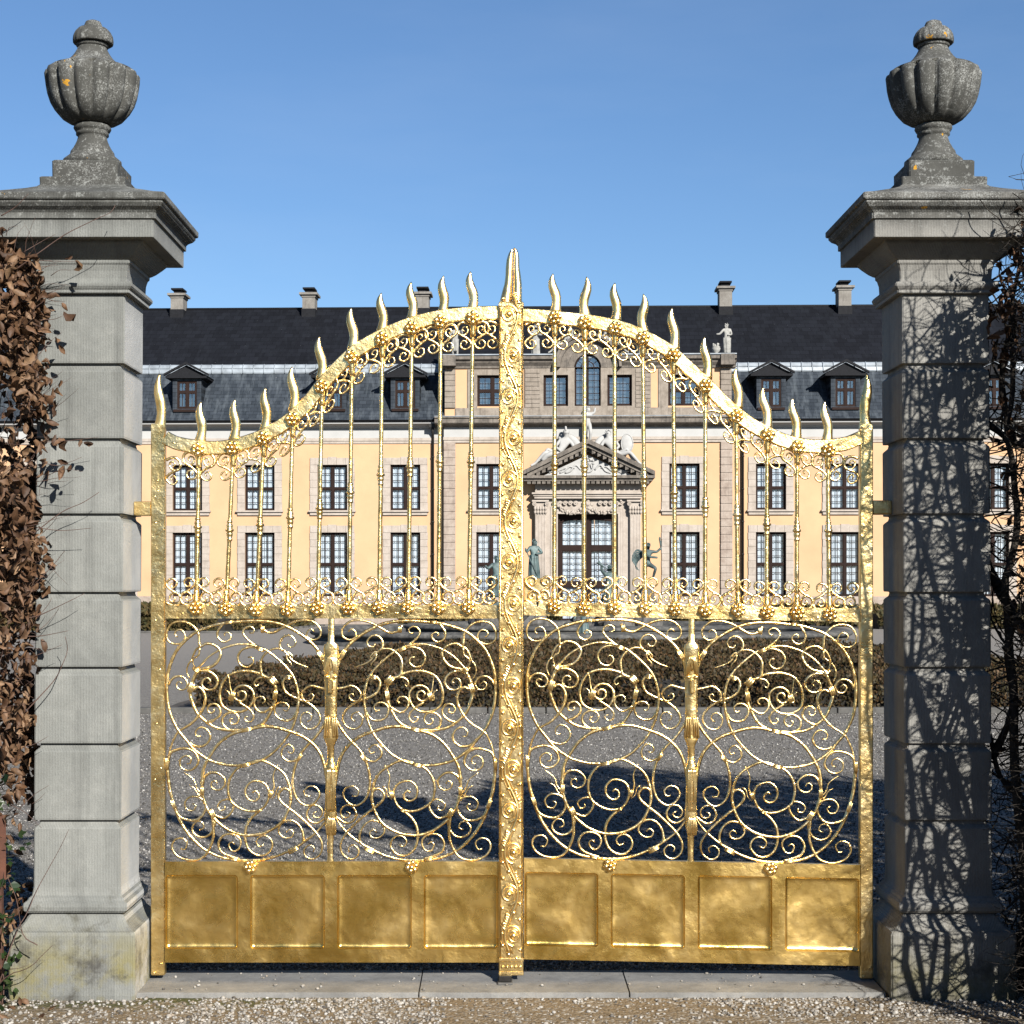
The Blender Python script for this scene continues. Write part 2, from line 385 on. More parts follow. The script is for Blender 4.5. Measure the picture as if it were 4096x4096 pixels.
# scroll lines of one half panel (drawn left of the mask bar), unit space 1092 x 1560
SCR = [
 (9.5,[(1030,330),(1000,245),(960,190),(905,140),(845,100),(780,68),(715,48),(640,38),(550,37),(470,44),(390,52),(310,72),(225,105),(155,160),(100,225),(62,310),(42,400),(42,500),(55,590),(80,660),(115,725),(160,780),(210,840),(290,898),(350,922),(430,938),(500,938),(560,930),(620,910),(690,870),(755,805),(805,740),(840,660),(860,570),(862,500),(845,420),(815,360),(760,300),(690,240),(640,210),(570,188),(490,182),(420,198),(365,220),(300,262),(245,320),(215,350)]),
 (9.5,[(230,345),(205,400),(188,450),(185,500),(198,545),(218,595),(240,628),(290,670),(350,705),(430,720),(510,718),(540,712),(600,698),(650,665),(690,600),(718,530),(722,470),(700,410),(650,380),(600,360),(540,350),(480,355),(420,382),(382,440),(370,510),(390,570),(440,600),(500,605),(550,580),(580,530),(578,480),(545,447),(500,442),(465,465),(456,500),(475,530),(508,538),(533,515),(528,485),(503,475),(485,488),(488,508)]),
 (8.5,[(205,468),(235,450),(265,470),(282,520),(270,575),(240,628),(190,680),(115,728),(85,775),(60,840),(47,915)]),
 (9.5,[(40,920),(46,1000),(55,1080),(72,1150),(110,1260),(160,1350),(220,1420),(290,1475),(380,1515),(480,1530),(560,1534),(640,1528),(730,1505),(810,1470),(880,1430),(960,1370),(1015,1310),(1045,1262)]),
 (9.5,[(1045,1070),(1036,1000),(1020,920),(990,850),(935,790),(870,750),(800,725),(720,702),(640,697),(540,718),(460,738),(400,772),(350,820),(300,895),(270,960),(260,1040),(262,1110),(280,1180),(310,1240),(360,1295),(430,1345),(510,1373),(580,1375),(650,1360),(720,1325),(770,1275),(805,1200),(815,1130),(800,1050),(770,990),(720,950),(660,918),(610,910),(540,930),(480,960),(440,1010),(422,1080),(435,1150),(470,1190),(530,1220),(590,1225),(640,1205),(670,1160),(678,1110),(660,1062),(620,1040),(575,1038),(540,1068),(530,1110),(550,1150),(588,1162),(615,1140),(610,1110),(590,1098),(575,1112)]),
 (8.0,[(620,1222),(570,1265),(538,1315),(528,1375),(535,1430),(560,1475),(610,1503),(660,1495),(697,1450),(690,1405),(655,1380),(615,1390),(598,1420),(618,1448),(645,1435)]),
 (8.5,[(205,325),(215,345),(260,337),(320,322),(360,285),(377,240),(360,205),(320,182),(280,180),(247,195),(238,120),(215,80),(175,50),(120,40),(70,55),(40,105),(45,155),(80,180),(120,178),(150,155),(152,118),(128,92),(97,100),(90,122),(108,138)]),
 (6.5,[(247,195),(222,215),(208,240),(196,270),(190,295)]),(5.5,[(245,205),(238,250),(210,270),(203,300),(215,328)]),
 (5.0,[(196,280),(172,310),(163,355),(182,400)]),
 (7.5,[(450,42),(400,50),(375,75),(355,112),(365,150),(400,168),(435,150),(440,122),(415,107),(398,120),(405,132)]),
 (7.5,[(640,215),(585,185),(540,150),(514,110),(530,80),(562,72),(585,90),(577,112),(555,112)]),
 (8.0,[(625,62),(640,85),(665,105),(710,108),(770,75),(830,45),(900,32),(960,45),(1000,90),(995,135),(955,155),(915,135),(920,100),(945,88),(962,105)]),
 (7.5,[(640,220),(590,202),(550,202),(505,220),(482,265),(500,312),(545,325),(580,297),(570,265),(545,265)]),
 (8.0,[(700,400),(640,378),(628,335),(627,290),(650,247),(700,213),(750,213),(785,235),(808,262)]),
 (5.0,[(800,250),(820,280),(860,305),(925,328)]),(4.5,[(785,240),(792,275),(815,300),(820,318)]),(4.5,[(775,235),(800,232),(825,260),(822,270)]),
 (7.0,[(770,225),(748,200),(748,165),(775,132),(815,130),(845,165),(832,196),(803,197),(795,178)]),
 (7.0,[(50,440),(65,408),(95,385),(140,388),(168,425),(152,463),(115,465),(97,435),(115,415),(135,430)]),
 (8.0,[(225,355),(260,350),(305,354),(345,382),(358,420),(335,460),(290,467),(260,440),(270,402),(298,394),(314,415),(295,427)]),
 (8.0,[(830,395),(800,380),(775,398),(763,430),(780,480),(820,508),(870,528),(930,555),(980,600),(998,650),(970,700),(920,712),(880,682),(876,635),(905,608),(938,620),(942,650),(920,665)]),
 (7.5,[(1060,470),(1030,462),(985,452),(940,442),(900,465),(883,505),(905,538),(945,530),(958,505),(940,490),(925,508)]),
 (7.5,[(860,590),(820,650),(765,658),(722,630),(712,582),(740,550),(780,550),(802,575),(788,602),(765,592)]),
 (7.5,[(700,575),(640,607),(602,590),(585,550),(602,515),(640,512),(655,538),(635,552)]),
 (6.5,[(680,400),(640,390),(605,398),(585,425),(597,447),(612,432)]),
 (6.5,[(490,545),(545,580),(575,610),(582,640),(560,668),(532,660),(528,638),(550,635)]),
 (7.5,[(480,722),(425,715),(390,685),(388,640),(430,610),(475,620),(488,655),(465,682),(438,675),(433,652),(450,648)]),
 (7.5,[(290,672),(330,658),(365,630),(375,595),(350,558),(312,560),(293,590),(312,613),(337,600),(330,585)]),
 (7.5,[(160,785),(210,817),(262,820),(300,790),(310,750),(285,712),(245,703),(217,730),(228,760),(252,757)]),
 (8.0,[(45,960),(60,870),(110,840),(170,835),(220,865),(237,920),(205,962),(160,970),(125,945),(125,900),(160,878),(190,895),(187,925),(165,930)]),
 (7.5,[(262,1060),(275,1015),(310,987),(360,990),(402,1030),(392,1078),(350,1095),(316,1073),(322,1042),(345,1038),(352,1058)]),
 (5.0,[(262,1120),(228,1085),(208,1030),(150,985)]),(4.5,[(250,1135),(232,1120),(212,1085),(180,1065)]),
 (8.0,[(72,1140),(108,1245),(170,1280),(230,1278),(270,1240),(282,1190),(250,1145),(190,1135),(153,1170),(165,1213),(203,1222),(222,1192),(200,1178)]),
 (7.5,[(325,1250),(337,1310),(310,1370),(260,1390),(212,1370),(197,1330),(225,1292),(260,1298),(270,1332),(242,1342)]),
 (8.0,[(325,1260),(332,1370),(315,1440),(280,1500),(230,1528),(160,1528),(100,1500),(72,1450),(90,1405),(138,1395),(167,1425),(150,1465),(125,1458)]),
 (7.5,[(325,1245),(395,1270),(440,1235),(457,1190),(430,1155),(385,1160),(356,1190),(375,1222),(402,1213),(398,1193)]),
 (7.5,[(490,1523),(430,1505),(382,1480),(362,1430),(390,1380),(440,1368),(490,1390),(502,1430),(480,1470),(445,1472),(426,1435),(445,1418),(464,1432)]),
 (7.5,[(800,1470),(880,1430),(892,1380),(870,1320),(820,1285),(760,1300),(736,1350),(768,1390),(815,1390),(830,1360),(805,1340),(786,1360)]),
 (8.0,[(818,1160),(808,1100),(770,1085),(738,1120),(750,1160),(800,1205),(850,1242),(920,1305),(980,1370),(1010,1430),(1000,1490),(950,1525),(905,1505),(898,1465),(930,1438),(962,1455),(955,1480)]),
 (7.0,[(870,870),(845,905),(800,915),(757,880),(762,835),(800,810),(832,835),(822,865),(795,855)]),
 (8.5,[(1045,640),(1010,705),(960,772),(920,812),(880,860),(850,920),(830,1000),(830,1080),(855,1150),(910,1190),(960,1175),(994,1125),(975,1080),(930,1070),(898,1100),(910,1132),(938,1130)]),
 (7.0,[(1045,1255),(980,1300),(930,1285),(913,1240),(940,1195),(985,1193),(1012,1230),(995,1265),(960,1262),(953,1240),(975,1230)]),
 (5.0,[(690,1125),(710,1075),(704,1010),(720,960),(735,935)]),(4.5,[(750,1073),(727,1088),(717,1130),(690,1155)]),
 (4.5,[(470,530),(440,470),(430,400),(418,370)]),(4.5,[(455,535),(425,530),(430,490),(405,468)]),
]
KNOTS=[(230,345,26,16,40),(192,455,20,34,20),(540,716,36,14,-15),(625,212,30,14,25),(705,410,36,24,50),(718,500,16,34,10),(530,937,34,14,-12),(325,1240,18,34,-25),(430,45,26,10,-5),(690,1120,14,26,20),(620,1222,18,10,-30),(82,1180,14,34,-20),(830,1470,40,14,-28),(460,1525,30,10,10),(450,505,18,28,20),(262,1100,14,30,0),(42,930,12,40,0),(870,890,12,30,35),(640,90,14,24,0),(800,390,18,16,0),(1000,250,16,40,-30)]
MASK=[(0,12),(60,12),(100,13),(108,19),(116,29),(135,31),(165,30),(190,31),(230,30),(260,27),(330,25),(400,24),(450,25),(490,28),(520,30),(545,20),(560,14),(620,13),(650,20),(665,23),(720,20),(800,22),(850,24),(862,26),(880,20),(905,23),(925,18),(945,13),(1000,12),(1050,11),(1060,14),(1066,15)]
def arch_scroll_pts(k):
    A=[(12,50),(45,32),(80,25),(110,42),(122,77),(108,110),(70,122),(42,100),(40,68),(65,57),(82,78),(64,92)]
    B=[(107,112),(70,130),(32,157),(13,187),(30,217),(65,227),(92,207),(90,177),(65,162),(47,180),(58,196)]
    return A if k==0 else B

def beads(r, L, taper=.55):
    ph=random.random()*6.28; n=L/.055
    def f(t):
        b=math.sin(ph+t*n*2*math.pi)
        return r*(1-(1-taper)*t**1.6)*(1+.16*max(0,b)**6+.05*math.sin(t*n*13+ph))
    return f
def scroll(mb, P, r, tr, y, taper=.5, flat=.85, step=.009):
    pts=spline([(*tr(*p),0) for p in P],.004) if False else spline([(gx(tr(*p)[0]), y, gz(tr(*p)[1])) for p in P], step)
    L=sum((pts[i+1]-pts[i]).length for i in range(len(pts)-1))
    mb.tube(pts, beads(r,L,taper), 7, flat)

def flame(mb, bx,by,tx,ty, w, flip):
    # wavy flame spike from base (bx,by) to tip (tx,ty), S pixels
    T=[(0,0,.98),(.08,.03,1.0),(.18,.10,.86),(.3,.17,.78),(.42,.16,.84),(.54,.07,.88),(.66,-.06,.80),(.78,-.12,.62),(.88,-.09,.42),(.95,-.02,.22),(1.0,.03,.03)]
    Lz=(by-ty); n=10; v=[]; f=[]
    for k,(t,o,ww) in enumerate(T):
        x=bx+(tx-bx)*t+o*w*flip; yy=by-Lz*t; hw=w/2*ww
        for i in range(n):
            a=2*math.pi*i/n; cx=math.cos(a); cy=math.sin(a)
            cx=math.copysign(abs(cx)**.8,cx); cy=math.copysign(abs(cy)**1.15,cy)
            v.append((gx(x+hw*cx), 9.05+hw*SG*.55*cy, gz(yy)))
    for k in range(len(T)-1):
        for i in range(n):
            j=(i+1)%n; f.append((k*n+i,k*n+j,(k+1)*n+j,(k+1)*n+i))
    f.append(tuple(range(n-1,-1,-1))); f.append(tuple((len(T)-1)*n+i for i in range(n)))
    mb.add(v,f,True)
def rosette(mb, x, y, s=1.0):
    cx,cz=gx(x),gz(y); a0=random.random()
    mb.ball((cx,DG-.036,cz),.0135*s,12,8)
    for k in range(6):
        a=a0+2*math.pi*k/6; q=random.uniform(.9,1.12)
        mb.ball((cx+.0250*s*math.cos(a),DG-.020,cz+.0250*s*math.sin(a)),.0152*s*q,12,8)
    mb.lathe([(.026*s,-.004),(.026*s,.004)],(cx,DG-.008,cz),8)

def gate_leaf(side):
    left = side=='L'
    if left:
        tr=lambda x,y:(x,y); SX0,SX1=603,659; PX=1996; dx=0
        arch=[(193,905),(225,922),(260,935),(355,951),(440,955),(520,944),(600,922),(665,897),(740,857),(805,810),(880,740),(950,652),(1020,575),(1095,503),(1170,452),(1240,414),(1310,382),(1385,354),(1460,333),(1525,321),(1600,311),(1680,305),(1815,301)]
        arch=[(500+a*.8282,1000+b*.8282) for a,b in arch]
        ros=[(355,963),(520,957),(668,911),(808,817),(950,662),(1095,517),(1242,430),(1385,379),(1525,347),(1680,330)]
        low=[(343,1730),(487,1732),(633,1735),(785,1735),(930,1730),(1080,1730),(1226,1728),(1367,1725),(1513,1727),(1660,1725)]
        knob=[1338,1353,1328,1293,1248,1170,1085,1045,1020,1023]
        spear=[(358,918,363,730),(522,913,527,718),(672,862,675,662),(812,765,803,560),(947,615,935,415),(1098,470,1090,275),(1240,383,1235,203),(1383,330,1380,150),(1530,302,1537,120),(1678,285,1667,100)]
        o=(500,1000)
        root=empty('gate_leaf',(gx(SX0),9.05,0),'gilded gate leaf carrying the embossed centre post, hung on the fully sunlit pillar','gate')
    else:
        tr=lambda x,y:(x,y-13+27*(x-2094)/1347); SX0,SX1=3441,3493; PX=2096; dx=1443
        arch=[(112,314),(190,318),(265,326),(340,333),(410,341),(485,352),(555,367),(625,387),(690,416),(770,457),(838,503),(920,578),(993,645),(1070,724),(1142,789),(1220,846),(1292,884),(1365,917),(1437,937),(1510,947),(1585,946),(1670,935),(1745,905)]
        arch=[(2000+a*.8282,1000+b*.8282) for a,b in arch]
        ros=[(265,328),(410,350),(555,378),(690,427),(838,508),(993,658),(1142,803),(1292,893),(1437,950),(1585,968)]
        low=[(262,1722),(405,1730),(553,1726),(702,1730),(847,1733),(992,1738),(1150,1738),(1290,1748),(1435,1750),(1592,1757)]
        knob=[1035,1045,1045,1100,1172,1240,1278,1325,1355,1355]
        spear=[(268,290,255,110),(412,310,420,125),(558,333,555,155),(695,388,695,208),(842,472,832,275),(1000,612,990,415),(1148,757,1142,568),(1292,853,1272,660),(1433,903,1415,712),(1583,918,1572,727)]
        o=(2000,1000)
        root=empty('gate_leaf',(gx(SX1),9.05,0),'gilded gate leaf with the lock box, hung on the pillar dappled by shadows','gate')
    org=tuple(root.location)
    S=lambda p:(o[0]+p[0]*.8282,o[1]+p[1]*.8282)
    g=M['gold']
    def part(name,mb,mat=g,par=root): return mb.build(name,mat,par,org)
    # hinge stile with foot
    sy0=1700; syb=tr(SX0,3902)[1]
    mb=MB(); z=[sy0+k*(syb-sy0)/14 for k in range(15)]
    mb.bbox(gx(SX0),gx(SX1),DG,DG+.045,gz(syb),gz(sy0+10))
    mb.prism([(gx(SX0),gz(sy0+12)),(gx(SX1),gz(sy0+12)),(gx(SX1-2),gz(sy0-2)),(gx(SX0+3),gz(sy0-6))],DG+.002,DG+.043)
    st=part('hinge_stile',mb)
    mb=MB()
    for k in range(9):
        yy=random.uniform(1850,3800); xx=(SX0+SX1)/2+random.uniform(-14,14)
        mb.ball((gx(xx),DG,gz(yy)),.006,8,5,(1,.4,1))
    for (xx,yy) in ((SX0+14,syb-12),(SX0+40,syb-48)): mb.lathe([(.001,-.003),(.010,-.003),(.010,.003),(.001,.003)],(gx(xx),DG-.001,gz(yy)),12)
    part('rivet',mb,g,st)
    # spear of the stile
    mb=MB(); x0=(SX0+SX1)/2
    if left: flame(mb,S((163,868))[0],S((163,868))[1]+4,S((162,595))[0],S((162,595))[1],48,1)
    else: flame(mb,S((1772,865))[0],S((1772,865))[1]+4,S((1775,592))[0],S((1775,592))[1],50,-.8)
    part('spearhead',mb,M['gold_smooth'])
    # arched top rail
    P=spline([(gx(x),0,gz(y)) for x,y in arch],.03); up=[];dn=[]
    for i,p in enumerate(P):
        t=(P[min(i+1,len(P)-1)]-P[max(i-1,0)]).normalized(); nrm=Vector((-t.z,0,t.x)); w=.0375
        up.append(p+nrm*w); dn.append(p-nrm*w)
    mb=MB(); n=len(P); v=[]; f=[]
    for i in range(n):
        c=.005; u=up[i]; d=dn[i]; m=(u-d).normalized()*c
        for q,y in ((u-m,DG-.004),(u,DG+c),(u,DG+.034),(d,DG+.034),(d,DG+c),(d+m,DG-.004)): v.append((q.x,y,q.z))
    for i in range(n-1):
        for k in range(6): j=(k+1)%6; f.append((i*6+k,i*6+j,(i+1)*6+j,(i+1)*6+k))
    f.append((5,4,3,2,1,0)); f.append(tuple((n-1)*6+k for k in range(6)))
    mb.add(v,f)
    for i in range(3,n-2,3):
        if random.random()<.6: mb.ball((P[i].x,DG-.003,P[i].z+random.uniform(-.02,.02)),.005,8,5,(1,.5,1))
    part('arched_rail',mb)
    # straight rails
    xa,xb=(SX1,PX) if left else (PX,SX0)
    def rail(name,ya,yb,y0=DG+.002,y1=DG+.036,mat=g):
        mb=MB(); pts=[(gx(xa),gz(tr(xa,yb)[1])),(gx(xb),gz(tr(xb,yb)[1])),(gx(xb),gz(tr(xb,ya)[1])),(gx(xa),gz(tr(xa,ya)[1]))]
        mb.prism(pts,y0,y1)
        for k in range(26):
            xx=random.uniform(xa+20,xb-20)
            mb.ball((gx(xx),y0,gz(tr(xx,random.uniform(ya+8,yb-8))[1])),random.uniform(.003,.007),7,4,(1.3,.35,1))
        return part(name,mb,mat)
    rail('middle_rail',2421,2474)
    # kick plate: frame with four sunk panels
    cells=[(656,951),(1001,1299),(1349,1647),(1695,1991)] if left else [(2098,2393),(2443,2740),(2791,3089),(3141,3439)]
    edges=[xa]+[(cells[i][1]+cells[i+1][0])/2 for i in range(3)]+[xb]
    fr=MB()
    for i,(c0,c1) in enumerate(cells):
        N=48; ox0,ox1,oy0,oy1=edges[i],edges[i+1],3446,3850; iy0,iy1=3500,3796; rr=14
        c0=max(c0,ox0+3); c1=min(c1,ox1-3)
        def rrect(x0,x1,y0,y1,r):
            pts=[]
            for cx_,cy_,a0 in ((x1-r,y0+r,-90),(x1-r,y1-r,0),(x0+r,y1-r,90),(x0+r,y0+r,180)):
                for k in range(N//4):
                    a=R(a0+90*k/(N//4-1)); pts.append((cx_+r*math.cos(a),cy_+r*math.sin(a)))
            return pts
        inner=rrect(c0,c1,iy0,iy1,rr); inn2=rrect(c0+11,c1-11,iy0+11,iy1-11,rr-5)
        outer=[]
        for (px,py) in inner:   # project to the outer rectangle
            cx_,cy_=(c0+c1)/2,(iy0+iy1)/2; u=(px-cx_)/((c1-c0)/2); w=(py-cy_)/((iy1-iy0)/2); m=max(abs(u),abs(w)); u/=m; w/=m
            outer.append((ox0+(u+1)/2*(ox1-ox0), oy0+(w+1)/2*(oy1-oy0)))
        # exact corners
        for k in (N//8, N//4+N//8, N//2+N//8, 3*N//4+N//8):
            px,py=outer[k]; outer[k]=(ox1 if px>(ox0+ox1)/2 else ox0, oy1 if py>(oy0+oy1)/2 else oy0)
        G=lambda p,y:(gx(p[0]),y,gz(tr(*p)[1]))
        v=[G(p,DG) for p in outer]+[G(p,DG) for p in inner]; n=len(inner); f=[]
        for k in range(n): j=(k+1)%n; f.append((k,j,n+j,n+k))
        fr.add(v,f)
        pm=MB(); n=len(inner); v=[]; f=[]
        prof=[(0,.0005),(1.5,.008),(4,.0135),(7,.0172),(11,.0196),(16,.0210),(22,.0217),(30,.0220)]
        for q,(of,dp) in enumerate(prof):
            v+=[G(p,DG+dp) for p in rrect(c0+of,c1-of,iy0+of,iy1-of,max(rr-of*.6,5))]
        for q in range(len(prof)-1):
            for k in range(n): kk=(k+1)%n; f.append((q*n+k,q*n+kk,(q+1)*n+kk,(q+1)*n+k))
        f.append(tuple((len(prof)-1)*n+k for k in range(n)))
        pm.add(v,f,True)
        part('kick_panel',pm,M['gold_panel'])
    fr.prism([(gx(xa),gz(tr(xa,3850)[1])),(gx(xb),gz(tr(xb,3850)[1])),(gx(xb),gz(tr(xb,3446)[1])),(gx(xa),gz(tr(xa,3446)[1]))],DG+.024,DG+.036)
    fr.prism([(gx(xa),gz(tr(xa,3850)[1])),(gx(xb),gz(tr(xb,3850)[1])),(gx(xb),gz(tr(xb,3847)[1])),(gx(xa),gz(tr(xa,3847)[1]))],DG+.0006,DG+.0238)
    fr.prism([(gx(xa),gz(tr(xa,3449)[1])),(gx(xb),gz(tr(xb,3449)[1])),(gx(xb),gz(tr(xb,3446)[1])),(gx(xa),gz(tr(xa,3446)[1]))],DG+.0006,DG+.0238)
    part('kick_frame',fr,M['gold_frame'])
    for xx in ((1003,1648) if left else (2440,3082)):
        mb=MB(); rosette(mb,xx,tr(xx,3464)[1],.95); part('rosette',mb,M['gold_smooth'])
    # spears, bars, rosettes
    sl=[]
    for i in range(10):
        r=S(ros[i]); l=S(low[i]); ky=o[1]+knob[i]*.8282
        b=spear[i]; mb=MB(); p0=S(b[:2]); p1=S(b[2:])
        fl=1 if (left or i not in (1,3)) else -1
        flame(mb,p0[0],p0[1]+10,p1[0],p1[1],46,fl)
        part('spearhead',mb,M['gold_smooth'])
        X0,Z0,X1,Z1=gx(l[0]),gz(l[1]-6),gx(r[0]),gz(r[1]+4)
        mb=MB(); tk=(ky-l[1])/(r[1]-l[1])
        mb.tube([(X0+(X1-X0)*t,DG+.014,Z0+(Z1-Z0)*t) for t in [k/30 for k in range(31)]], lambda t,tk=tk:.0108+.002*(1-t)+.001*math.sin(t*60), 9)
        # leafy sleeves at both ends
        for (xx,zz,dz) in ((X0,Z0,1),(X1,Z1,-1)):
            mb.lathe([(.012,0),(.021,.02*dz),(.019,.045*dz),(.0155,.07*dz),(.0165,.085*dz),(.012,.095*dz)],(xx,DG+.012,zz),9,lambda k,a:1+.10*math.cos(4*a))
        bar=part('upright_bar',mb)
        mb=MB(); kx=X0+(X1-X0)*tk; kz=gz(ky)
        mb.lathe([(.011,-.060),(.0155,-.054),(.0155,-.046),(.0125,-.042),(.0165,-.030),(.019,-.018),(.015,-.010),(.0235,-.004),(.0235,.004),(.015,.010),(.019,.020),(.0165,.030),(.0125,.036),(.0155,.042),(.0155,.049),(.011,.055)],(kx,DG+.014,kz),14)
        part('knob',mb,M['gold_smooth'],bar)
        for q in (r,l):
            mb=MB(); rosette(mb,q[0],q[1]); part('rosette',mb,M['gold_smooth'])
        # slope of the arch here
        j=min(range(len(arch)),key=lambda k:abs(arch[k][0]-r[0])); a,b2=arch[max(0,j-1)],arch[min(len(arch)-1,j+1)]
        slp=(b2[1]-a[1])/(b2[0]-a[0])
        sl.append((r,l,slp))
    def s_scroll(cx,cy,sx,sy,slope,name):
        mb=MB()
        for q in (0,1):
            P=[(cx+sx*a*.52, cy+sy*b*.549*.97+slope*.8*sx*a*.52) for a,b in arch_scroll_pts(q)]
            scroll(mb,P,.0086 if q==0 else .0078,lambda x,y:(x,y),DG+.014,.5,1,.006)
        part(name,mb)
    for (r,l,slp) in sl:
        for sx in (1,-1):
            s_scroll(r[0],r[1],sx,1,slp,'arch_scroll'); s_scroll(l[0],l[1],sx,-1,0,'rail_scroll')
    if left:
        s_scroll(657,1812,1,1,.15,'arch_scroll'); s_scroll(2000,1271,-1,1,0,'arch_scroll')
        s_scroll(657,2436,1,-1,0,'rail_scroll'); s_scroll(1995,2428,-1,-1,0,'rail_scroll')
    else:
        s_scroll(3442,1806,-1,1,-.2,'arch_scroll'); s_scroll(2094,1272,1,1,0,'arch_scroll')
        s_scroll(3442,2452,-1,-1,0,'rail_scroll'); s_scroll(2096,2426,1,-1,0,'rail_scroll')
    # scrollwork panel
    AX=1324.6
    for mir in (0,1):
        def tT(a,b,mir=mir):
            x=640+a*.641; y=2460+b*.641
            if mir: x=2*AX-x
            return tr(x+dx,y)
        for k,(w,P) in enumerate(SCR):
            mb=MB(); y=DG+.016+(.004 if k%2 else -.003)
            scroll(mb,P,w*.641*SG*1.16,tT,y,.62 if w>9 else .5)
            part('scroll' if w>5.6 else 'tendril',mb)
        mb=MB()
        for (a,b,rx,ry,ang) in KNOTS:     # leaf knots where the branches join
            q=tT(a,b); cx,cz=gx(q[0]),gz(q[1]); s=.641*SG; an=R(-ang)*(-1 if mir else 1)
            for e in (-1,0,1):
                L=max(rx,ry); ww=min(rx,ry); 
                ox,oz=(0,e*ww*.55) if rx>ry else (e*ww*.55,0)
                px,pz=ox*math.cos(an)-oz*math.sin(an), ox*math.sin(an)+oz*math.cos(an)
                mm=MB(); mm.ball((0,0,0),1,9,6,(rx*s*(1 if rx>ry else .45),.008,ry*s*(.45 if rx>ry else 1)))
                v=[(cx+px*s+x_*math.cos(an)-z_*math.sin(an), DG+.006+y_, cz+pz*s+x_*math.sin(an)+z_*math.cos(an)) for x_,y_,z_ in mm.v]
                mb.add(v,mm.f,True)
        part('leaf_knots',mb)
    # mask bar in the middle of the scrollwork
    v=[];f=[];n=12
    for k,(b,hw) in enumerate(MASK):
        yy=2473+(b-78)*.98*.985 if b>78 else 2473; x,y=tr(AX+dx,2473+b/1066*975)
        for i in range(n):
            a=2*math.pi*i/n; q=1+.06*math.cos(5*a+b*.2)
            ca,sa=math.cos(a),math.sin(a); ca=math.copysign(abs(ca)**.55,ca); sa=math.copysign(abs(sa)**.7,sa); v.append((gx(x-4*(b/1066)+hw*ca*1.02), DG+.010+.013*sa*(1.25 if hw>16 else .8), gz(y)))
    for k in range(len(MASK)-1):
        for i in range(n): j=(i+1)%n; f.append((k*n+i,k*n+j,(k+1)*n+j,(k+1)*n+i))
    mb=MB(); mb.add(v,f,True)
    mk=part('mask_bar',mb)
    mb=MB(); q=tr(AX+dx,2473+(322-78)/988*975+2)
    q=(q[0],tr(0,0)[1]*0+tr(AX+dx,2745)[1])
    mb.bbox(gx(q[0]-9),gx(q[0]+9),DG-.032,DG,gz(q[1]+28),gz(q[1]-28),.006); part('mask_nose',mb,M['gold_smooth'],mk)
    mb=MB()
    for sx in (-1,1):
        mb.ball((gx(q[0]+sx*16),DG-.012,gz(q[1]-38)),.012,10,6,(1.2,.7,.8))
        for e in range(3):
            mb.tube(spline([(gx(q[0]+sx*(24-6*e)),DG-.008,gz(q[1]-40-6*e)),(gx(q[0]+sx*(20-5*e)),DG-.013,gz(q[1]-85)),(gx(q[0]+sx*(8-3*e)),DG-.011,gz(q[1]-118)),(gx(q[0]+sx*2),DG-.008,gz(q[1]-80+8*e))],.012),.0045,6)
            mb.tube(spline([(gx(q[0]+sx*(6+7*e)),DG-.006,gz(q[1]+120)),(gx(q[0]+sx*(8+8*e)),DG-.011,gz(q[1]+160)),(gx(q[0]+sx*(9+9*e)),DG-.006,gz(q[1]+205))],.012),.005,6)
            mb.tube(spline([(gx(q[0]+sx*(4+5*e)),DG-.004,gz(q[1]+330)),(gx(q[0]+sx*(8+4*e)),DG-.010,gz(q[1]+420)),(gx(q[0]+sx*(4+4*e)),DG-.006,gz(q[1]+500))],.014),.005,6)
            mb.tube(spline([(gx(q[0]+sx*(2+4*e)),DG-.002,gz(q[1]+520)),(gx(q[0]+sx*(6+6*e)),DG-.008,gz(q[1]+560)),(gx(q[0]+sx*(6+5*e)),DG-.004,gz(q[1]+595))],.014),.005,6)
    part('mask_relief',mb,M['gold_smooth'],mk)
    # bracket into the pillar
    mb=MB()
    if left: mb.bbox(gx(531),gx(SX0+30),DG+.046,DG+.085,gz(2062),gz(2004)); mb.bbox(gx(531)+.002,gx(SX0),DG+.012,DG+.046,gz(2061),gz(2005))
    else: mb.bbox(gx(SX1-30),gx(3572),DG+.046,DG+.085,gz(2057),gz(2000)); mb.bbox(gx(SX1),gx(3572)-.002,DG+.012,DG+.046,gz(2056),gz(2001))
    part('hinge_bracket',mb)
    return root,org,part
LEAF_L,ORG_L,partL=gate_leaf('L')
LEAF_R,ORG_R,partR=gate_leaf('R')

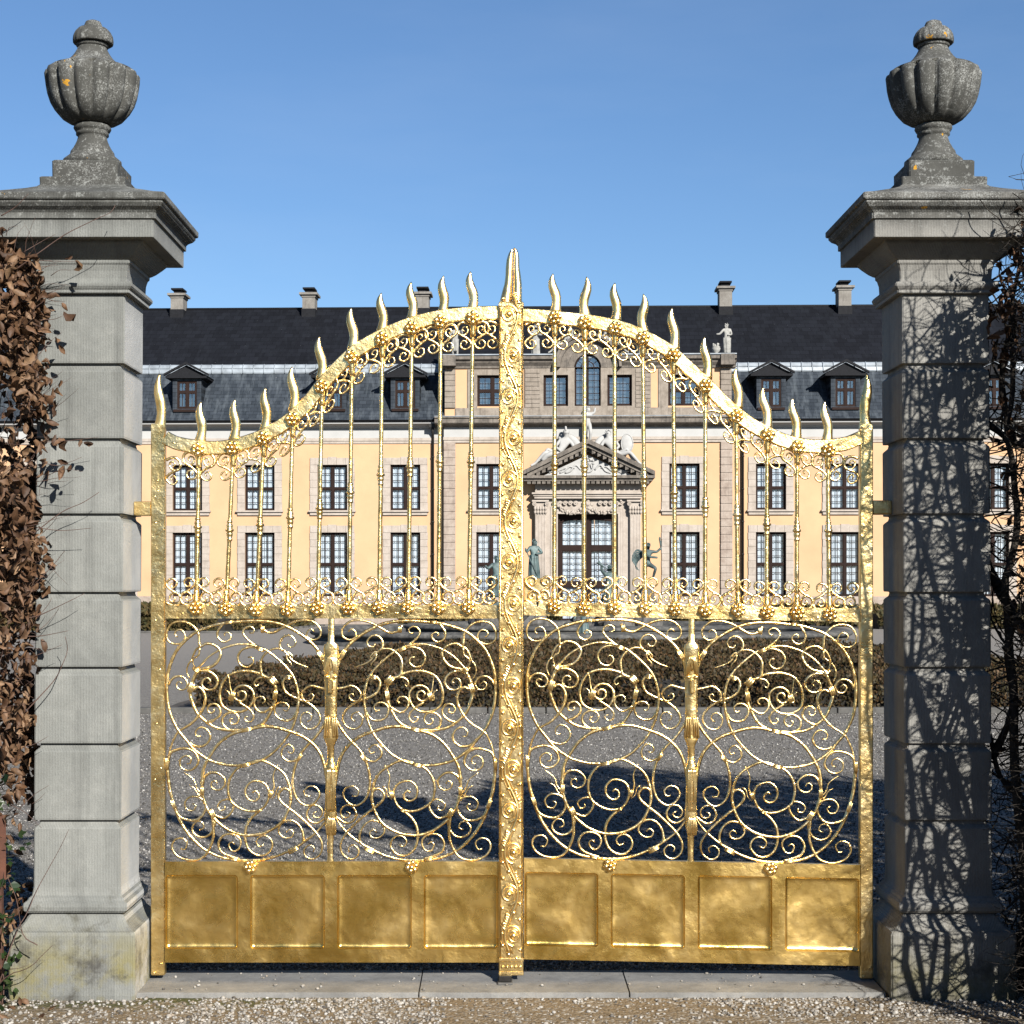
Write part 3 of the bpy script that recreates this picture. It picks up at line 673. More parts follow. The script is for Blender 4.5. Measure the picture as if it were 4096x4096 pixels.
# embossed centre post, fixed to the first leaf
def centre_post():
    x0,x1=1996,2093; yt,yb=1210,3897; yf=DG-.030
    mb=MB(); mb.bbox(gx(x0),gx(x1),yf,DG+.05,gz(yb),gz(yt),.004)
    for e in (0,1):
        X=gx(x0+5) if e==0 else gx(x1-5)
        mb.tube([(X,yf,gz(yb-60)),(X,yf,gz(yt+25))],.005,6)
    for yy in (yt+12,yb-62,yb-8): mb.bbox(gx(x0)-.002,gx(x1)+.002,yf-.006,yf+.01,gz(yy+7),gz(yy-7),.003)
    post=partL('centre_post',mb)
    mb=MB(); cx=(x0+x1)/2; hw=(x1-x0)/2; wl=330.0
    stem=[]; y=yt+40; k=0
    ph=.6
    pts=[]
    while y<yb-80:
        pts.append((gx(cx+26*math.sin(ph+2*math.pi*(y-yt)/wl)),yf-.001,gz(y))); y+=16
    mb.tube(pts,.0095,7,1.0)
    mb.tube([(p[0]+.016,p[1],p[2]) for p in pts],.004,5); mb.tube([(p[0]-.016,p[1],p[2]) for p in pts],.004,5)
    # spirals in each bend
    y=yt+40; n=0
    yy=yt+wl*((math.pi*1.5-ph)/(2*math.pi))
    yy-=wl
    while yy<yb-90:
        sgn=1 if n%2==0 else -1
        if yy>yt+50:
            c=(cx+sgn*9,yy)
            sp=[]
            for q in range(60):
                a=q/59*2*math.pi*1.9; rr=39*(1-q/59*.80)
                a2=(math.pi/2)+sgn*a
                sp.append((gx(c[0]+rr*math.cos(a2)),yf-.001,gz(c[1]+rr*math.sin(a2)*1.15)))
            mb.tube(sp,lambda t:.0078*(1-.35*t),7,1.1)
            mb.tube([(gx(c[0]+(p[0]/SG+CX-c[0])*1.0),p[1]-.002,p[2]) for p in []] or [(gx(c[0]+22*math.cos(q*.42)),yf-.001,gz(c[1]+25*math.sin(q*.42))) for q in range(15)],.0032,5)
            mb.ball((gx(c[0]),yf-.006,gz(c[1])),.0165,12,8,(1,1.1,1))
            mb.lathe([(.019,-.002),(.024,.002)],(gx(c[0]),yf,gz(c[1])),14)
            for (ox,oy,rr) in ((-sgn*30,-46,.0125),(-sgn*34,40,.0105),(sgn*33,-62,.010),(sgn*35,58,.010),(-sgn*10,76,.012),(sgn*20,92,.008),(-sgn*36,-8,.007),(-sgn*18,-84,.009)):
                mb.ball((gx(cx+ox),yf-.002,gz(c[1]+oy)),rr,10,6,(1,.85,1))
            for e in range(7):      # leaf lobes
                a=R(40+e*24)*(1 if sgn>0 else -1); lx=cx-sgn*(2+e*3); ly=c[1]-66+e*9
                mb.tube(spline([(gx(lx),yf,gz(ly)),(gx(lx-sgn*8),yf-.004,gz(ly-16)),(gx(lx-sgn*20),yf-.001,gz(ly-24))],.01),lambda t:.0075*(1-.5*t),6,1.1)
        yy+=wl/2; n+=1
    for k in range(5): mb.ball((gx(x0+14+k*17.5),yf-.004,gz(yb-35)),.0075,8,6)
    for k in range(260):
        mb.ball((gx(random.uniform(x0+9,x1-9)),yf,gz(random.uniform(yt+30,yb-70))),.0022,5,4,(1,.8,1))
    partL('post_relief',mb,M['gold_smooth'],post)
    # split flame on top
    for e in (0,1):
        T=[(0,0,1.1),(.08,0,1.05),(.2,0,.92),(.35,0,.74),(.5,0,.66),(.65,0,.66),(.8,0,.60),(.9,0,.46),(.97,0,.30),(1,0,.05)] if e==0 else [(0,0,1.0),(.08,0,.98),(.2,0,.96),(.35,0,.92),(.5,0,.80),(.65,0,.64),(.8,0,.60),(.9,0,.50),(.97,0,.34),(1,0,.05)]
        v=[];f=[];n=8; m=MB()
        for (t,oo,ww) in T:
            yy=1212-(1212-994+(4 if e else 0))*t; w=46*ww
            xin=2049+6*t; xo=xin-w if e==0 else xin+w*.86
            if e==0: xo+=0
            xm=(xin+xo)/2; hw=abs(xo-xin)/2-.6
            for i in range(n):
                a=2*math.pi*i/n; v.append((gx(xm+hw*math.cos(a)*(1.0)),DG+.005+.026*math.sin(a)*(1-.6*t),gz(yy)))
        for k in range(len(T)-1):
            for i in range(n): j=(i+1)%n; f.append((k*n+i,k*n+j,(k+1)*n+j,(k+1)*n+i))
        f.append(tuple((len(T)-1)*n+i for i in range(n)))
        m.add(v,f,True); partL('spearhead',m,M['gold_smooth'])
centre_post()
# lock box of the second leaf
mb=MB(); mb.bbox(gx(2096),gx(2200),DG+.024,DG+.06,gz(2412),gz(2312),.004)
lk=partR('lock_box',mb,M['gold_smooth'])
mb=MB(); mb.ball((gx(2151),DG-.004,gz(2410)),.009,10,6,(.7,.6,1)); mb.bbox(gx(2149),gx(2154),DG-.006,DG+.01,gz(2424),gz(2404),.001)
partR('keyhole_cover',mb,M['iron'],lk)
# stop block under the post
e=empty('gate_stop',(gx(2022),9.0,0.03),'small dark iron stop on a grey pad under the gilded centre post','gate stop')
mb=MB(); mb.bbox(gx(1990),gx(2050),8.93,9.06,.03,.042,.004); mb.build('pad',M['kerb'],e,tuple(e.location))
mb=MB(); mb.bbox(gx(1994),gx(2046),8.95,9.05,.042,.075,.004); mb.build('iron_block',M['iron'],e,tuple(e.location))
# ------------------------------------------------------------------ ground
def sheet(name,x0,x1,y0,y1,z,mat):
    mb=MB(); mb.add([(x0,y0,z),(x1,y0,z),(x1,y1,z),(x0,y1,z)],[(0,1,2,3)]); return struct(mb.build(name,mat))
sheet('ground',-900,900,-400,1500,0,M['ground'])
sheet('courtyard_gravel',-60,70,9.30,93.5,.004,M['court'])
sheet('forecourt_gravel',-40,40,-40,9.29,.004,M['fore'])
# threshold of three slabs
T0,T1=8.76,9.26
def tx(px,d=8.76): return (px-CX)*d/F
mb=MB(); xs=[-1.94,tx(1675)-.004,tx(1675)+.004,tx(2519)-.004,tx(2519)+.004,2.08]
for a,b in ((0,1),(2,3),(4,5)):
    n=24; v=[];f=[]
    for i in range(n+1):
        x=xs[a]+(xs[b]-xs[a])*i/n; w=random.uniform(-.004,.004)
        v+=[(x,T0+w,0),(x,T0+w+.003,.022),(x,T0+.014+w,.030),(x,T1,.034),(x,T1,0)]
    for i in range(n):
        for k in range(4): f.append((i*5+k,(i+1)*5+k,(i+1)*5+k+1,i*5+k+1))
    f.append((0,1,2,3,4)); f.append((n*5+4,n*5+3,n*5+2,n*5+1,n*5))
    mb.add(v,f)
struct(mb.build('threshold_paving',M['slab']))
mb=MB(); mb.box(-1.93,2.07,T0+.02,T1-.01,.0045,.020); struct(mb.build('threshold_joint',M['soil']))
# pebbles in the forecourt
ico=MB().ball((0,0,0),1,6,4)
base=np.array(ico.v); 
def pebbles(n, xr, yr, zf, rr, name, label):
    q=[f for f in ico.f]; tri=[]
    for f in q:
        if len(f)==3: tri.append([f[0],f[1],f[2],f[2]])
        else: tri.append(list(f))
    tri3=[]
    for f in q:
        if len(f)==3: tri3.append(list(f))
        else: tri3+= [[f[0],f[1],f[2]],[f[0],f[2],f[3]]]
    k=n; x=np.random.uniform(*xr,k); y=np.random.uniform(*yr,k)
    dens=np.clip(.16+.72*(x<-.25)*(x>-1.6)+.7*(x>1.15)*(y>8.38)+.25*(x<-1.6)-.1*(x>-.3)*(x<1)+.25*(y>8.66),0.1,1)
    cl=.5+.5*np.sin(x*7.1+np.sin(y*13)*1.7)*np.sin(y*17+x*3.3)
    keep=np.random.rand(k)<dens*(.45+.55*cl); x=x[keep];y=y[keep];k=len(x)
    r=np.random.gamma(4,.0013,k)+.0022; r=np.clip(r,.003,.0135)*rr
    s=np.random.uniform(.7,1.3,(k,3)); s[:,2]*=.7
    a=np.random.uniform(0,6.28,k); 
    V=base[None]*s[:,None,:]*r[:,None,None]
    c,sn=np.cos(a)[:,None],np.sin(a)[:,None]
    X=V[:,:,0]*c-V[:,:,1]*sn; Y=V[:,:,0]*sn+V[:,:,1]*c
    z=zf+r*.25
    V=np.stack([X+x[:,None],Y+y[:,None],V[:,:,2]+z[:,None]],2)
    o=np_mesh(name,V,len(base),M['pebble'],None,True,tri3); struct(o,'stuff'); tag(o,label,'pebbles'); return o
pebbles(15000,(-3.0,3.1),(8.02,8.755),.004,1.0,'pebbles','pale mixed pebbles scattered over the sandy forecourt in front of the gate')
# loose stones on the threshold
o=pebbles(150,(-1.9,2.0),(8.80,9.2),.034,.85,'threshold_pebbles','few loose pale pebbles lying on the stone threshold under the gate')

# loose stones of the courtyard
k=190000; y=9.35+ (np.random.rand(k)**1.7)*19.0; x=np.random.uniform(-1,1,k)*(y*.40+1.2)+.3
r=np.clip(np.random.gamma(5,.0010,k)+.0025,.004,.013)*(1+.02*(y-9))
oc=np.array([(1,0,0),(0,1,0),(-1,0,0),(0,-1,0),(0,0,1),(0,0,-1)],float)
a=np.random.uniform(0,6.28,k); V=oc[None]*np.random.uniform(.7,1.3,(k,6,1))*r[:,None,None]; c,sn=np.cos(a)[:,None],np.sin(a)[:,None]
V=np.stack([V[:,:,0]*c-V[:,:,1]*sn+x[:,None],V[:,:,0]*sn+V[:,:,1]*c+y[:,None],V[:,:,2]*.85+(.004+r*.35)[:,None]],2)
o=np_mesh('gravel_stones',V,6,M['pebble_grey'],None,True,[(0,1,4),(1,2,4),(2,3,4),(3,0,4),(1,0,5),(2,1,5),(3,2,5),(0,3,5)]); struct(o,'stuff'); tag(o,'loose grey and white gravel stones covering the courtyard behind the gate','gravel')
# ------------------------------------------------------------------ gate pillars
def pillar(cx,lean,mat,label):
    cy=9.032; hx=hy=.232
    e=empty('gate_pillar',(cx,cy,0),label,'pillar','stone gate pillars'); org=(cx,cy,0)
    mb=MB(); pr=[(.098,0),(.102,.03),(.101,.30),(.10,.345),(.094,.362),(.075,.368),(.055,.385),(.036,.41),(.026,.43),(.018,.440),(.010,.449)]
    mb.rect_lathe(pr,cx,cy,hx,hy,lean,.012); mb.build('plinth',mat,e,org)
    mb=MB(); pr=[(.010,.4495),(.030,.453),(.042,.466),(.046,.486),(.042,.506),(.026,.518),(.020,.530),(.008,.540),(.003,.56),(0,.585)]
    js=[2.19+(CY-y)*1.3333e-3 for y in (3289,2982,2676,2376,2062,1761,1461)]
    for z in js: pr+=[(.001,z-.036),(-.004,z-.028),(-.022,z-.012),(-.026,z+.004),(-.024,z+.010),(-.001,z+.012),(.001,z+.022)]
    pr+=[(0,3.748)]
    mb.rect_lathe(pr,cx,cy,hx,hy,lean,.007); mb.build('shaft',mat,e,org)
    mb=MB(); pr=[(.026,3.7485),(.030,3.752),(.030,3.766),(.036,3.772),(.045,3.785),(.046,3.796),(.038,3.808),(.016,3.812),(.012,3.83),(.014,3.87),(.022,3.90),(.030,3.910),(.031,3.926),(.040,3.930),(.060,3.945),(.090,3.975),(.112,4.000),(.116,4.013)]
    mb.rect_lathe(pr,cx,cy,hx,hy,lean,.006)
    pr=[(.190,4.0135),(.191,4.018),(.191,4.106),(.203,4.109),(.203,4.138),(.206,4.142),(.212,4.15),(.235,4.165),(.248,4.182),(.248,4.194),(.258,4.197),(.262,4.203),(.262,4.228),(.256,4.234),(.20,4.250),(.13,4.275),(.06,4.30),(.01,4.322),(-.002,4.334)]
    mb.rect_lathe(pr,cx,cy,hx,hy,lean,.008); mb.build('capital',mat,e,org)
    return cx+lean*4.33
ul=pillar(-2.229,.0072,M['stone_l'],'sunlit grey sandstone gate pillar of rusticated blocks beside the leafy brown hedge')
ur=pillar(2.429,-.0055,M['stone_r'],'sandstone gate pillar dappled with branch shadows, its inner face in deep shade')
def urn(cx,label,rot,chip):
    cy=9.032; z0=4.3345
    e=empty('stone_urn',(cx,cy,z0),label,'urn','stone urns on the gate pillars',rot)
    mb=MB(); mb.rect_lathe([(.0,0),(.001,.04),(-.004,.044)],0,0,.2275,.2275,0,.006); mb.rect_lathe([(0,.0445),(.001,.14),(-.006,.146)],0,0,.175,.175,0,.008)
    mb.build('pedestal',M['urn'],e)
    Z=lambda z:z-z0
    mb=MB(); mb.lathe([(.158,Z(4.481)),(.156,Z(4.515)),(.140,Z(4.528)),(.120,Z(4.545)),(.117,Z(4.562)),(.104,Z(4.58)),(.092,Z(4.602)),(.083,Z(4.622)),(.078,Z(4.64)),(.079,Z(4.652)),(.088,Z(4.656)),(.088,Z(4.669)),(.082,Z(4.673)),(.094,Z(4.679)),(.101,Z(4.692)),(.098,Z(4.705)),(.085,Z(4.713))],(0,0,0),40)
    mb.build('foot',M['urn'],e)
    prof=[(.09,4.713),(.135,4.725),(.175,4.75),(.205,4.785),(.228,4.825),(.243,4.87),(.252,4.915),(.257,4.955),(.260,4.982),(.254,4.996),(.240,5.004)]
    top=[(.226,5.012),(.200,5.022),(.165,5.035),(.135,5.052),(.112,5.075),(.094,5.10),(.082,5.122),(.078,5.135)]
    P=[(r*.955,Z(z)) for r,z in prof]+[(r,Z(z)) for r,z in top]; m=len(prof)
    def fl(k,a):
        d=abs(math.sin(a*7)); w=(1.03-.17*(1-d)**1.8) if k<m else 1
        t=min(1,max(0,(k)/3)); w=1+(w-1)*t
        if k==m-1: w*=1-.05*(1-d)
        return w*(1+random.uniform(-.004,.004))
    mb=MB(); mb.lathe(P,(0,0,0),120,fl); mb.build('bowl',M['urn'],e)
    mb=MB(); mb.lathe([(.080,Z(5.136)),(.087,Z(5.142)),(.087,Z(5.156)),(.079,Z(5.16))],(0,0,0),32)
    ld=[(.080,5.1605),(.100,5.155),(.108,5.160),(.109,5.178),(.106,5.198),(.095,5.220),(.078,5.238),(.056,5.247),(.048,5.25),(.047,5.262),(.040,5.277),(.022,5.285)]
    def fl2(k,a): return (1-.05*(abs(math.sin(a*9))<.35)) if 2<=k<=6 else 1
    mb.lathe([(r,Z(z)) for r,z in ld],(chip,0,0),72,fl2); mb.build('lid',M['urn'],e)
urn(ul,'lidded stone urn with orange lichen on top of the sunlit pillar beside the leafy hedge',R(0),.004)
urn(ur,'lidded stone urn on the pillar that is dappled with branch shadows',R(0),0)

# ------------------------------------------------------------------ palace
DP=95.0; SP=DP/F; PXC=2350
PAL=empty('palace',((PXC-CX)*SP,DP,0),'long yellow baroque palace with slate mansard roof and stone portal behind the gate','palace',None,R(-1.8))
def lx(x,dy=0): return (x-PXC)*(DP+dy)/F
def lz(y,dy=0): return H+(CY-y)*(DP+dy)/F
def wall_open(mb, x0,x1,z0,z1, ops, yf, th):
    xs=sorted({x0,x1,*[o[0] for o in ops],*[o[1] for o in ops]}); zs=sorted({z0,z1,*[o[2] for o in ops],*[o[3] for o in ops]})
    for i in range(len(xs)-1):
        for k in range(len(zs)-1):
            mx,mz=(xs[i]+xs[i+1])/2,(zs[k]+zs[k+1])/2
            if any(o[0]<mx<o[1] and o[2]<mz<o[3] for o in ops): continue
            mb.add([(xs[i],yf,zs[k]),(xs[i+1],yf,zs[k]),(xs[i+1],yf,zs[k+1]),(xs[i],yf,zs[k+1])],[(0,1,2,3)])
    for (a,b,c,d) in ops:
        mb.add([(a,yf,c),(b,yf,c),(b,yf,d),(a,yf,d),(a,yf+th,c),(b,yf+th,c),(b,yf+th,d),(a,yf+th,d)],[(0,4,5,1),(1,5,6,2),(2,6,7,3),(3,7,4,0)])
MESH={}; VAR={}
def mesh_of(mb,mat,name):
    me=bpy.data.meshes.new(name); me.from_pydata(mb.v,[],mb.f); me.polygons.foreach_set('use_smooth',mb.sm); me.materials.append(mat); me.update(); return me
def window_set(key, w, h, cols, rows, trans, pane='glass', back='curtain', frame=.10, sash=2):
    """meshes of one window kind, origin at bottom centre of the opening: frame, pane, curtain"""
    if key in MESH: return MESH[key]
    f=MB(); hw=w/2
    f.box(-hw,-hw+frame,-.05,.05,0,h); f.box(hw-frame,hw,-.05,.05,0,h); f.box(-hw+frame,hw-frame,-.05,.05,0,frame); f.box(-hw+frame,hw-frame,-.05,.05,h-frame,h)
    if sash==2: f.box(-frame*.8,frame*.8,-.06,.045,frame,h-frame)
    tz=[t*h for t in trans]
    for t in tz: f.box(-hw+frame,hw-frame,-.055,.04,t-frame*.6,t+frame*.6)
    zz=[frame]+[q for t in tz for q in (t-frame*.6,t+frame*.6)]+[h-frame]
    hx=[(-hw+frame,-frame*.8),(frame*.8,hw-frame)] if sash==2 else [(-hw+frame,hw-frame)]
    for (a,b) in hx:
        for k in range(0,len(zz),2):
            c,d=zz[k],zz[k+1]; s=.045
            f.box(a,a+s,-.035,.025,c,d); f.box(b-s,b,-.035,.025,c,d); f.box(a+s,b-s,-.035,.025,c,c+s); f.box(a+s,b-s,-.035,.025,d-s,d)
            r=rows[k//2]
            for q in range(1,cols): x=a+(b-a)*q/cols; f.box(x-.017,x+.017,-.025,.018,c+s,d-s)
            for q in range(1,r): z=c+(d-c)*q/r; f.box(a+s,b-s,-.024,.017,z-.017,z+.017)
    p=MB(); p.add([(-hw+frame,0,frame),(hw-frame,0,frame),(hw-frame,0,h-frame),(-hw+frame,0,h-frame)],[(0,1,2,3)])
    c=MB(); n=60; v=[];ff=[]
    for i in range(n+1):
        x=-hw+.02+(w-.04)*i/n; y=.16+.030*math.sin(i*1.25)+.015*math.sin(i*2.9+1) if back=='curtain' else .3
        v+=[(x,y,.03),(x,y+ (.012*math.sin(i*.9)),h*.5),(x,y,h-.03)]
    for i in range(n):
        ff+=[(3*i,3*i+3,3*i+4,3*i+1),(3*i+1,3*i+4,3*i+5,3*i+2)]
    c.add(v,ff,True)
    res=[]
    if back=='curtain':
        VAR[key]=[]
        for (ga,gb) in ((.0,.0),(.0,.12),(.10,.0),(.22,.22)):
            m2=MB(); vv=[];f2=[]
            for i in range(n+1):
                t=i/n; x=-hw+.02+(w-.04)*t
                x=x*(1-.0) if abs(x)>.02 else x
                xs_=(x+hw)/(2*hw); xs_=xs_*(1-ga) if xs_<.5 else 1-(1-xs_)*(1-gb); x=xs_*2*hw-hw
                y=.16+.032*math.sin(i*1.25+ga*9)+.018*math.sin(i*2.9+gb*20)
                vv+=[(x,y,.03),(x,y+.02*math.sin(i*.9+gb*9),h*.5),(x,y,h-.03)]
            for i in range(n):
                if ga and abs(i-n/2)<1 : continue
                f2+=[(3*i,3*i+3,3*i+4,3*i+1),(3*i+1,3*i+4,3*i+5,3*i+2)]
            m2.add(vv,f2,True); VAR[key].append(mesh_of(m2,M[back],'curtain'))
    for nm,m_,mt in (('window',f,M['wood']),('pane',p,M[pane]),(back,c,M[back])):
        me=bpy.data.meshes.new(nm); me.from_pydata(m_.v,[],m_.f); me.polygons.foreach_set('use_smooth',m_.sm); me.materials.append(mt); me.update(); res.append((nm,me))
    MESH[key]=res; return res
def place_window(key,x,y,z,par=PAL,extra=None):
    s=MESH[key]; o=link('window',s[0][1],par); o.location=(x,y,z)
    for nm,me in s[1:]:
        if nm=='curtain': me=random.choice(VAR[key])
        c=link('pane' if nm=='pane' else ('curtain' if nm=='curtain' else 'blind'),me,o)
    if extra:
        for nm,me in extra: link(nm,me,o)
    return o
def mesh_of(mb,mat,name):
    me=bpy.data.meshes.new(name); me.from_pydata(mb.v,[],mb.f); me.polygons.foreach_set('use_smooth',mb.sm); me.materials.append(mat); me.update(); return me

WW=145*.8282*SP; Z2b,Z2t=lz(2040),lz(1857); Z1b,Z1t=lz(2385),lz(2129)
window_set('up',WW,Z2t-Z2b,2,[3,3],[.48],'glass','curtain',.085); window_set('low',WW,Z1t-Z1b,2,[4,4],[.50],'glass','curtain',.085)
def surround(w,h,sill):
    mb=MB(); b=.42
    n=max(3,int(round(h/.42)))
    for sx in (-1,1):
        for k in range(n):
            z0=h*k/n; z1=h*(k+1)/n-.012; e=.0 if k%2 else .06
            x0,x1=sorted((sx*w/2,sx*(w/2+b+e*.3)))
            mb.box(x0,x1,-.18-.07-.01*(k%2),-.17,z0,z1)
    m=5
    for k in range(m):
        x0=-w/2-b+(w+2*b)*k/m; x1=-w/2-b+(w+2*b)*(k+1)/m-.012
        mb.box(x0,x1,-.18-.07-(.03 if k==2 else 0),-.17,h+.002,h+.40+(.05 if k==2 else 0))
    s=MB()
    if sill: s.box(-w/2-b-.08,w/2+b+.08,-.40,-.17,-.10,-.003); s.box(-w/2-b,w/2+b,-.30,-.17,-.28,-.102)
    return mb,s
a,b=surround(WW,Z2t-Z2b,True); SUR_UP=[('surround',mesh_of(a,M['pstone_pale'],'surround')),('sill',mesh_of(b,M['pstone_pale'],'sill'))]
a,b=surround(WW,Z1t-Z1b,False); SUR_LOW=[('surround',mesh_of(a,M['pstone_pale'],'surround'))]
OFF=[730,1024,1317,1610,1903,2196,2489]
YW=0.0; YR=-.40; REC=.18
zc=lz(1772)            # top of yellow wall
# wing walls
for sg,name in ((-1,'wing_wall'),(1,'wing_wall')):
    x0,x1=sorted((sg*570*SP,sg*2700*SP)); ops=[]
    for o in OFF:
        c=sg*o*SP
        ops.append((c-WW/2,c+WW/2,Z1b,Z1t)); ops.append((c-WW/2,c+WW/2,Z2b,Z2t))
        place_window('low',c,YW+REC,Z1b,PAL,SUR_LOW); place_window('up',c,YW+REC,Z2b,PAL,SUR_UP)
    mb=MB(); wall_open(mb,x0,x1,lz(2386),zc,ops,YW,.6); mb.build(name,M['render'],PAL)
    mb=MB(); mb.box(x0,x1,-.10,.5,0,lz(2430)); mb.box(x0,x1,-.06,.5,lz(2430)+.003,lz(2385)); mb.build('base_course',M['pstone'],PAL)
    mb=MB(); mb.box(x0,x1,-.06,.4,zc,lz(1762)); mb.box(x0,x1,-.10,.4,lz(1762)+.002,lz(1750)); mb.build('architrave',M['pstone_pale'],PAL)
    mb=MB(); mb.box(x0,x1,-.02,.4,lz(1750)+.002,lz(1711)); mb.build('frieze',M['white_render'],PAL)
    mb=MB(); mb.prism_x([(.4,lz(1711)+.002),(-.10,lz(1711)+.002),(-.16,lz(1705)),(-.40,lz(1699)),(-.62,lz(1696)),(-.64,lz(1690)),(.4,lz(1690))],x0,x1); mb.build('cornice',M['white_render'],PAL)
    mb=MB(); mb.prism_x([(.3,lz(1690)+.003),(-.70,lz(1690)+.003),(-.80,lz(1683)),(-.72,lz(1681)),(.3,lz(1681))],x0,x1); mb.build('gutter',M['slate_trim'],PAL)
    # lower mansard slope (slightly bell-cast)
    ze=lz(1681); zb=lz(1487,1.6); pts=[]
    mb=MB(); n=8; v=[];f=[]
    for k in range(n+1):
        t=k/n; y=-.55+2.35*(t+.35*(1-(1-t)**2)-.35*t)*1.0; z=ze+(zb-ze)*t
        v+=[(x0,y-.1*(1-t),z),(x1,y-.1*(1-t),z)]
    for k in range(n): f.append((2*k,2*k+1,2*k+3,2*k+2))
    mb.add(v,f); mb.build('lower_roof',M['slate2'],PAL)
    yb=v[-1][1]
    # lead roll at the break
    mb=MB(); zt=lz(1449,1.6)
    mb.prism_x([(yb+.2,zb-.02),(yb-.05,zb-.02),(yb-.08,zb+.05),(yb-.04,zb+(zt-zb)*.45),(yb+.05,zb+(zt-zb)*.52),(yb+.02,zb+(zt-zb)*.58),(yb+.10,zt-.06),(yb+.2,zt),(yb+.5,zt)],x0,x1)
    X=x0
    while X<x1: mb.tube([(X,yb-.085,zb+.0),(X,yb-.05,zb+(zt-zb)*.5),(X,yb+.1,zt)],.03,5); X+=.62
    mb.build('lead_flashing',M['lead'],PAL)
# main roof over everything
mb=MB(); dr=9.0; zt=lz(1452,1.6); zr=H+(CY-1230)*(DP+dr)/F
mb.add([(-2700*SP,1.95,zt),(2700*SP,1.95,zt),(2700*SP,dr,zr),(-2700*SP,dr,zr)],[(0,1,2,3)])
mb.add([(-2700*SP,dr,zr),(2700*SP,dr,zr),(2700*SP,16,zt-3),(-2700*SP,16,zt-3)],[(0,1,2,3)])
mb.build('main_roof',M['slate'],PAL)
mb=MB(); mb.tube([(-2700*SP,dr,zr+.01),(2700*SP,dr,zr+.01)],.09,6); mb.build('ridge_cap',M['slate_trim'],PAL)
mb=MB(); mb.box(-2700*SP,2700*SP,15.6,16,0,zt-3); mb.box(-2700*SP-.3,-2700*SP,0,16,0,zt-3); mb.box(2700*SP,2700*SP+.3,0,16,0,zt-3); mb.build('rear_wall',M['render'],PAL)
# dormers over selected axes
dw,dh=116*SP,(1654-1509)*SP
window_set('dorm',80*SP,112*SP,2,[1,1],[.60],'glass_dark','blind',.09)
def dormer(c):
    zb=lz(1650,.3); zt=zb+dh-.1; y0=-.15; hw=dw/2
    mb=MB(); ow=40*SP; ob=zb+.24; ot=ob+112*SP
    wall_open(mb,-hw,hw,zb,zt,[(-ow,ow,ob,ot)],y0,.5)
    for sx in (-1,1): mb.add([(sx*hw,y0,zb),(sx*hw,y0+2.6,zb),(sx*hw,y0+2.6,zt),(sx*hw,y0,zt)],[(0,1,2,3)])
    d=mb.build('dormer',M['slate2'],PAL); d.location=(c,0,0)
    place_window('dorm',0,y0+.09,ob,d)
    mb=MB(); mb.box(-hw+.06,hw-.06,y0-.10,y0+.05,zb+.06,zb+.20); mb.build('dormer_sill',M['wood'],d)
    r=MB(); e=hw+.36; zp=zt+.78
    r.box(-e,e,y0-.28,y0+2.4,zt+.003,zt+.13)
    r.prism([(-e-.05,zt+.135),(e+.05,zt+.135),(0,zp)],y0-.12,y0+2.4)
    for sx in (-1,1):
        r.prism([(sx*(e+.10),zt+.14),(sx*(e+.10),zt+.26),(0,zp+.16),(0,zp+.02)],y0-.34,y0-.125)
    r.build('dormer_gable',M['slate_trim'],d)
for sg in (-1,1):
    for o in (730,1024,1610,2196): dormer(sg*o*SP)
# chimneys at the ridge
for px in (719,1249,1705,2911,3381):
    dy=8.6; c=lx(px,dy); w=25*(DP+dy)/F; z0=zr-.9; z1=lz(1180,dy)+(.0 if px<2300 else .25)
    mb=MB(); mb.box(c-w,c+w,dy-.6,dy+.6,z0,z1); mb.box(c-w-.18,c+w+.18,dy-.78,dy+.78,z1,z1+.14); mb.box(c-w-.05,c+w+.05,dy-.65,dy+.65,z1-.14,z1-.002)
    ch=mb.build('chimney',M['chimney'],PAL)
    mb=MB(); mb.box(c-w*.6,c+w*.6,dy-.4,dy+.4,z1+.142,z1+.38); mb.box(c-w*.95,c+w*.95,dy-.6,dy+.6,z1+.382,z1+.48); mb.build('chimney_cap',M['slate_trim'],ch)
    mb=MB(); mb.box(c-w-.04,c+w+.04,dy-.66,dy+.64,z0,z0+.75); mb.build('chimney_flashing',M['slate_trim'],ch)

# ------------------------------------------------------------------ centre block (risalit)
XL,XR=-570*SP,570*SP; QW=43*SP
zA0=lz(1704,-.4); zA1=lz(1476,-.4)     # attic wall bottom / top
ops=[]
for sg in (-1,1):
    c=sg*384*SP
    ops+= [(c-WW/2,c+WW/2,Z1b,Z1t),(c-WW/2,c+WW/2,Z2b,Z2t)]
    place_window('low',c,YR+REC,Z1b,PAL,SUR_LOW); place_window('up',c,YR+REC,Z2b,PAL,SUR_UP)
dx0,dx1=(2231-PXC)*SP,(2469-PXC)*SP; dzt=lz(2058)
ops.append((dx0,dx1,0,dzt))
mb=MB(); wall_open(mb,XL,XR,0,zc,ops,YR,.7); mb.build('centre_wall',M['render'],PAL)
for sg in (-1,1): pass
mb=MB()
for sg in (-1,1):
    mb.add([(sg*570*SP,YR,0),(sg*570*SP,.3,0),(sg*570*SP,.3,lz(1440)),(sg*570*SP,YR,lz(1440))],[(0,1,2,3)])
mb.build('return_wall',M['pstone'],PAL)
mb=MB()
for sg in (-1,1):
    x0,x1=sorted((sg*165*SP,sg*570*SP)); mb.box(x0,x1,YR-.12,YR+.1,0,lz(2430)); mb.box(x0,x1,YR-.08,YR+.1,lz(2430)+.003,lz(2385))
mb.build('base_course',M['pstone'],PAL)
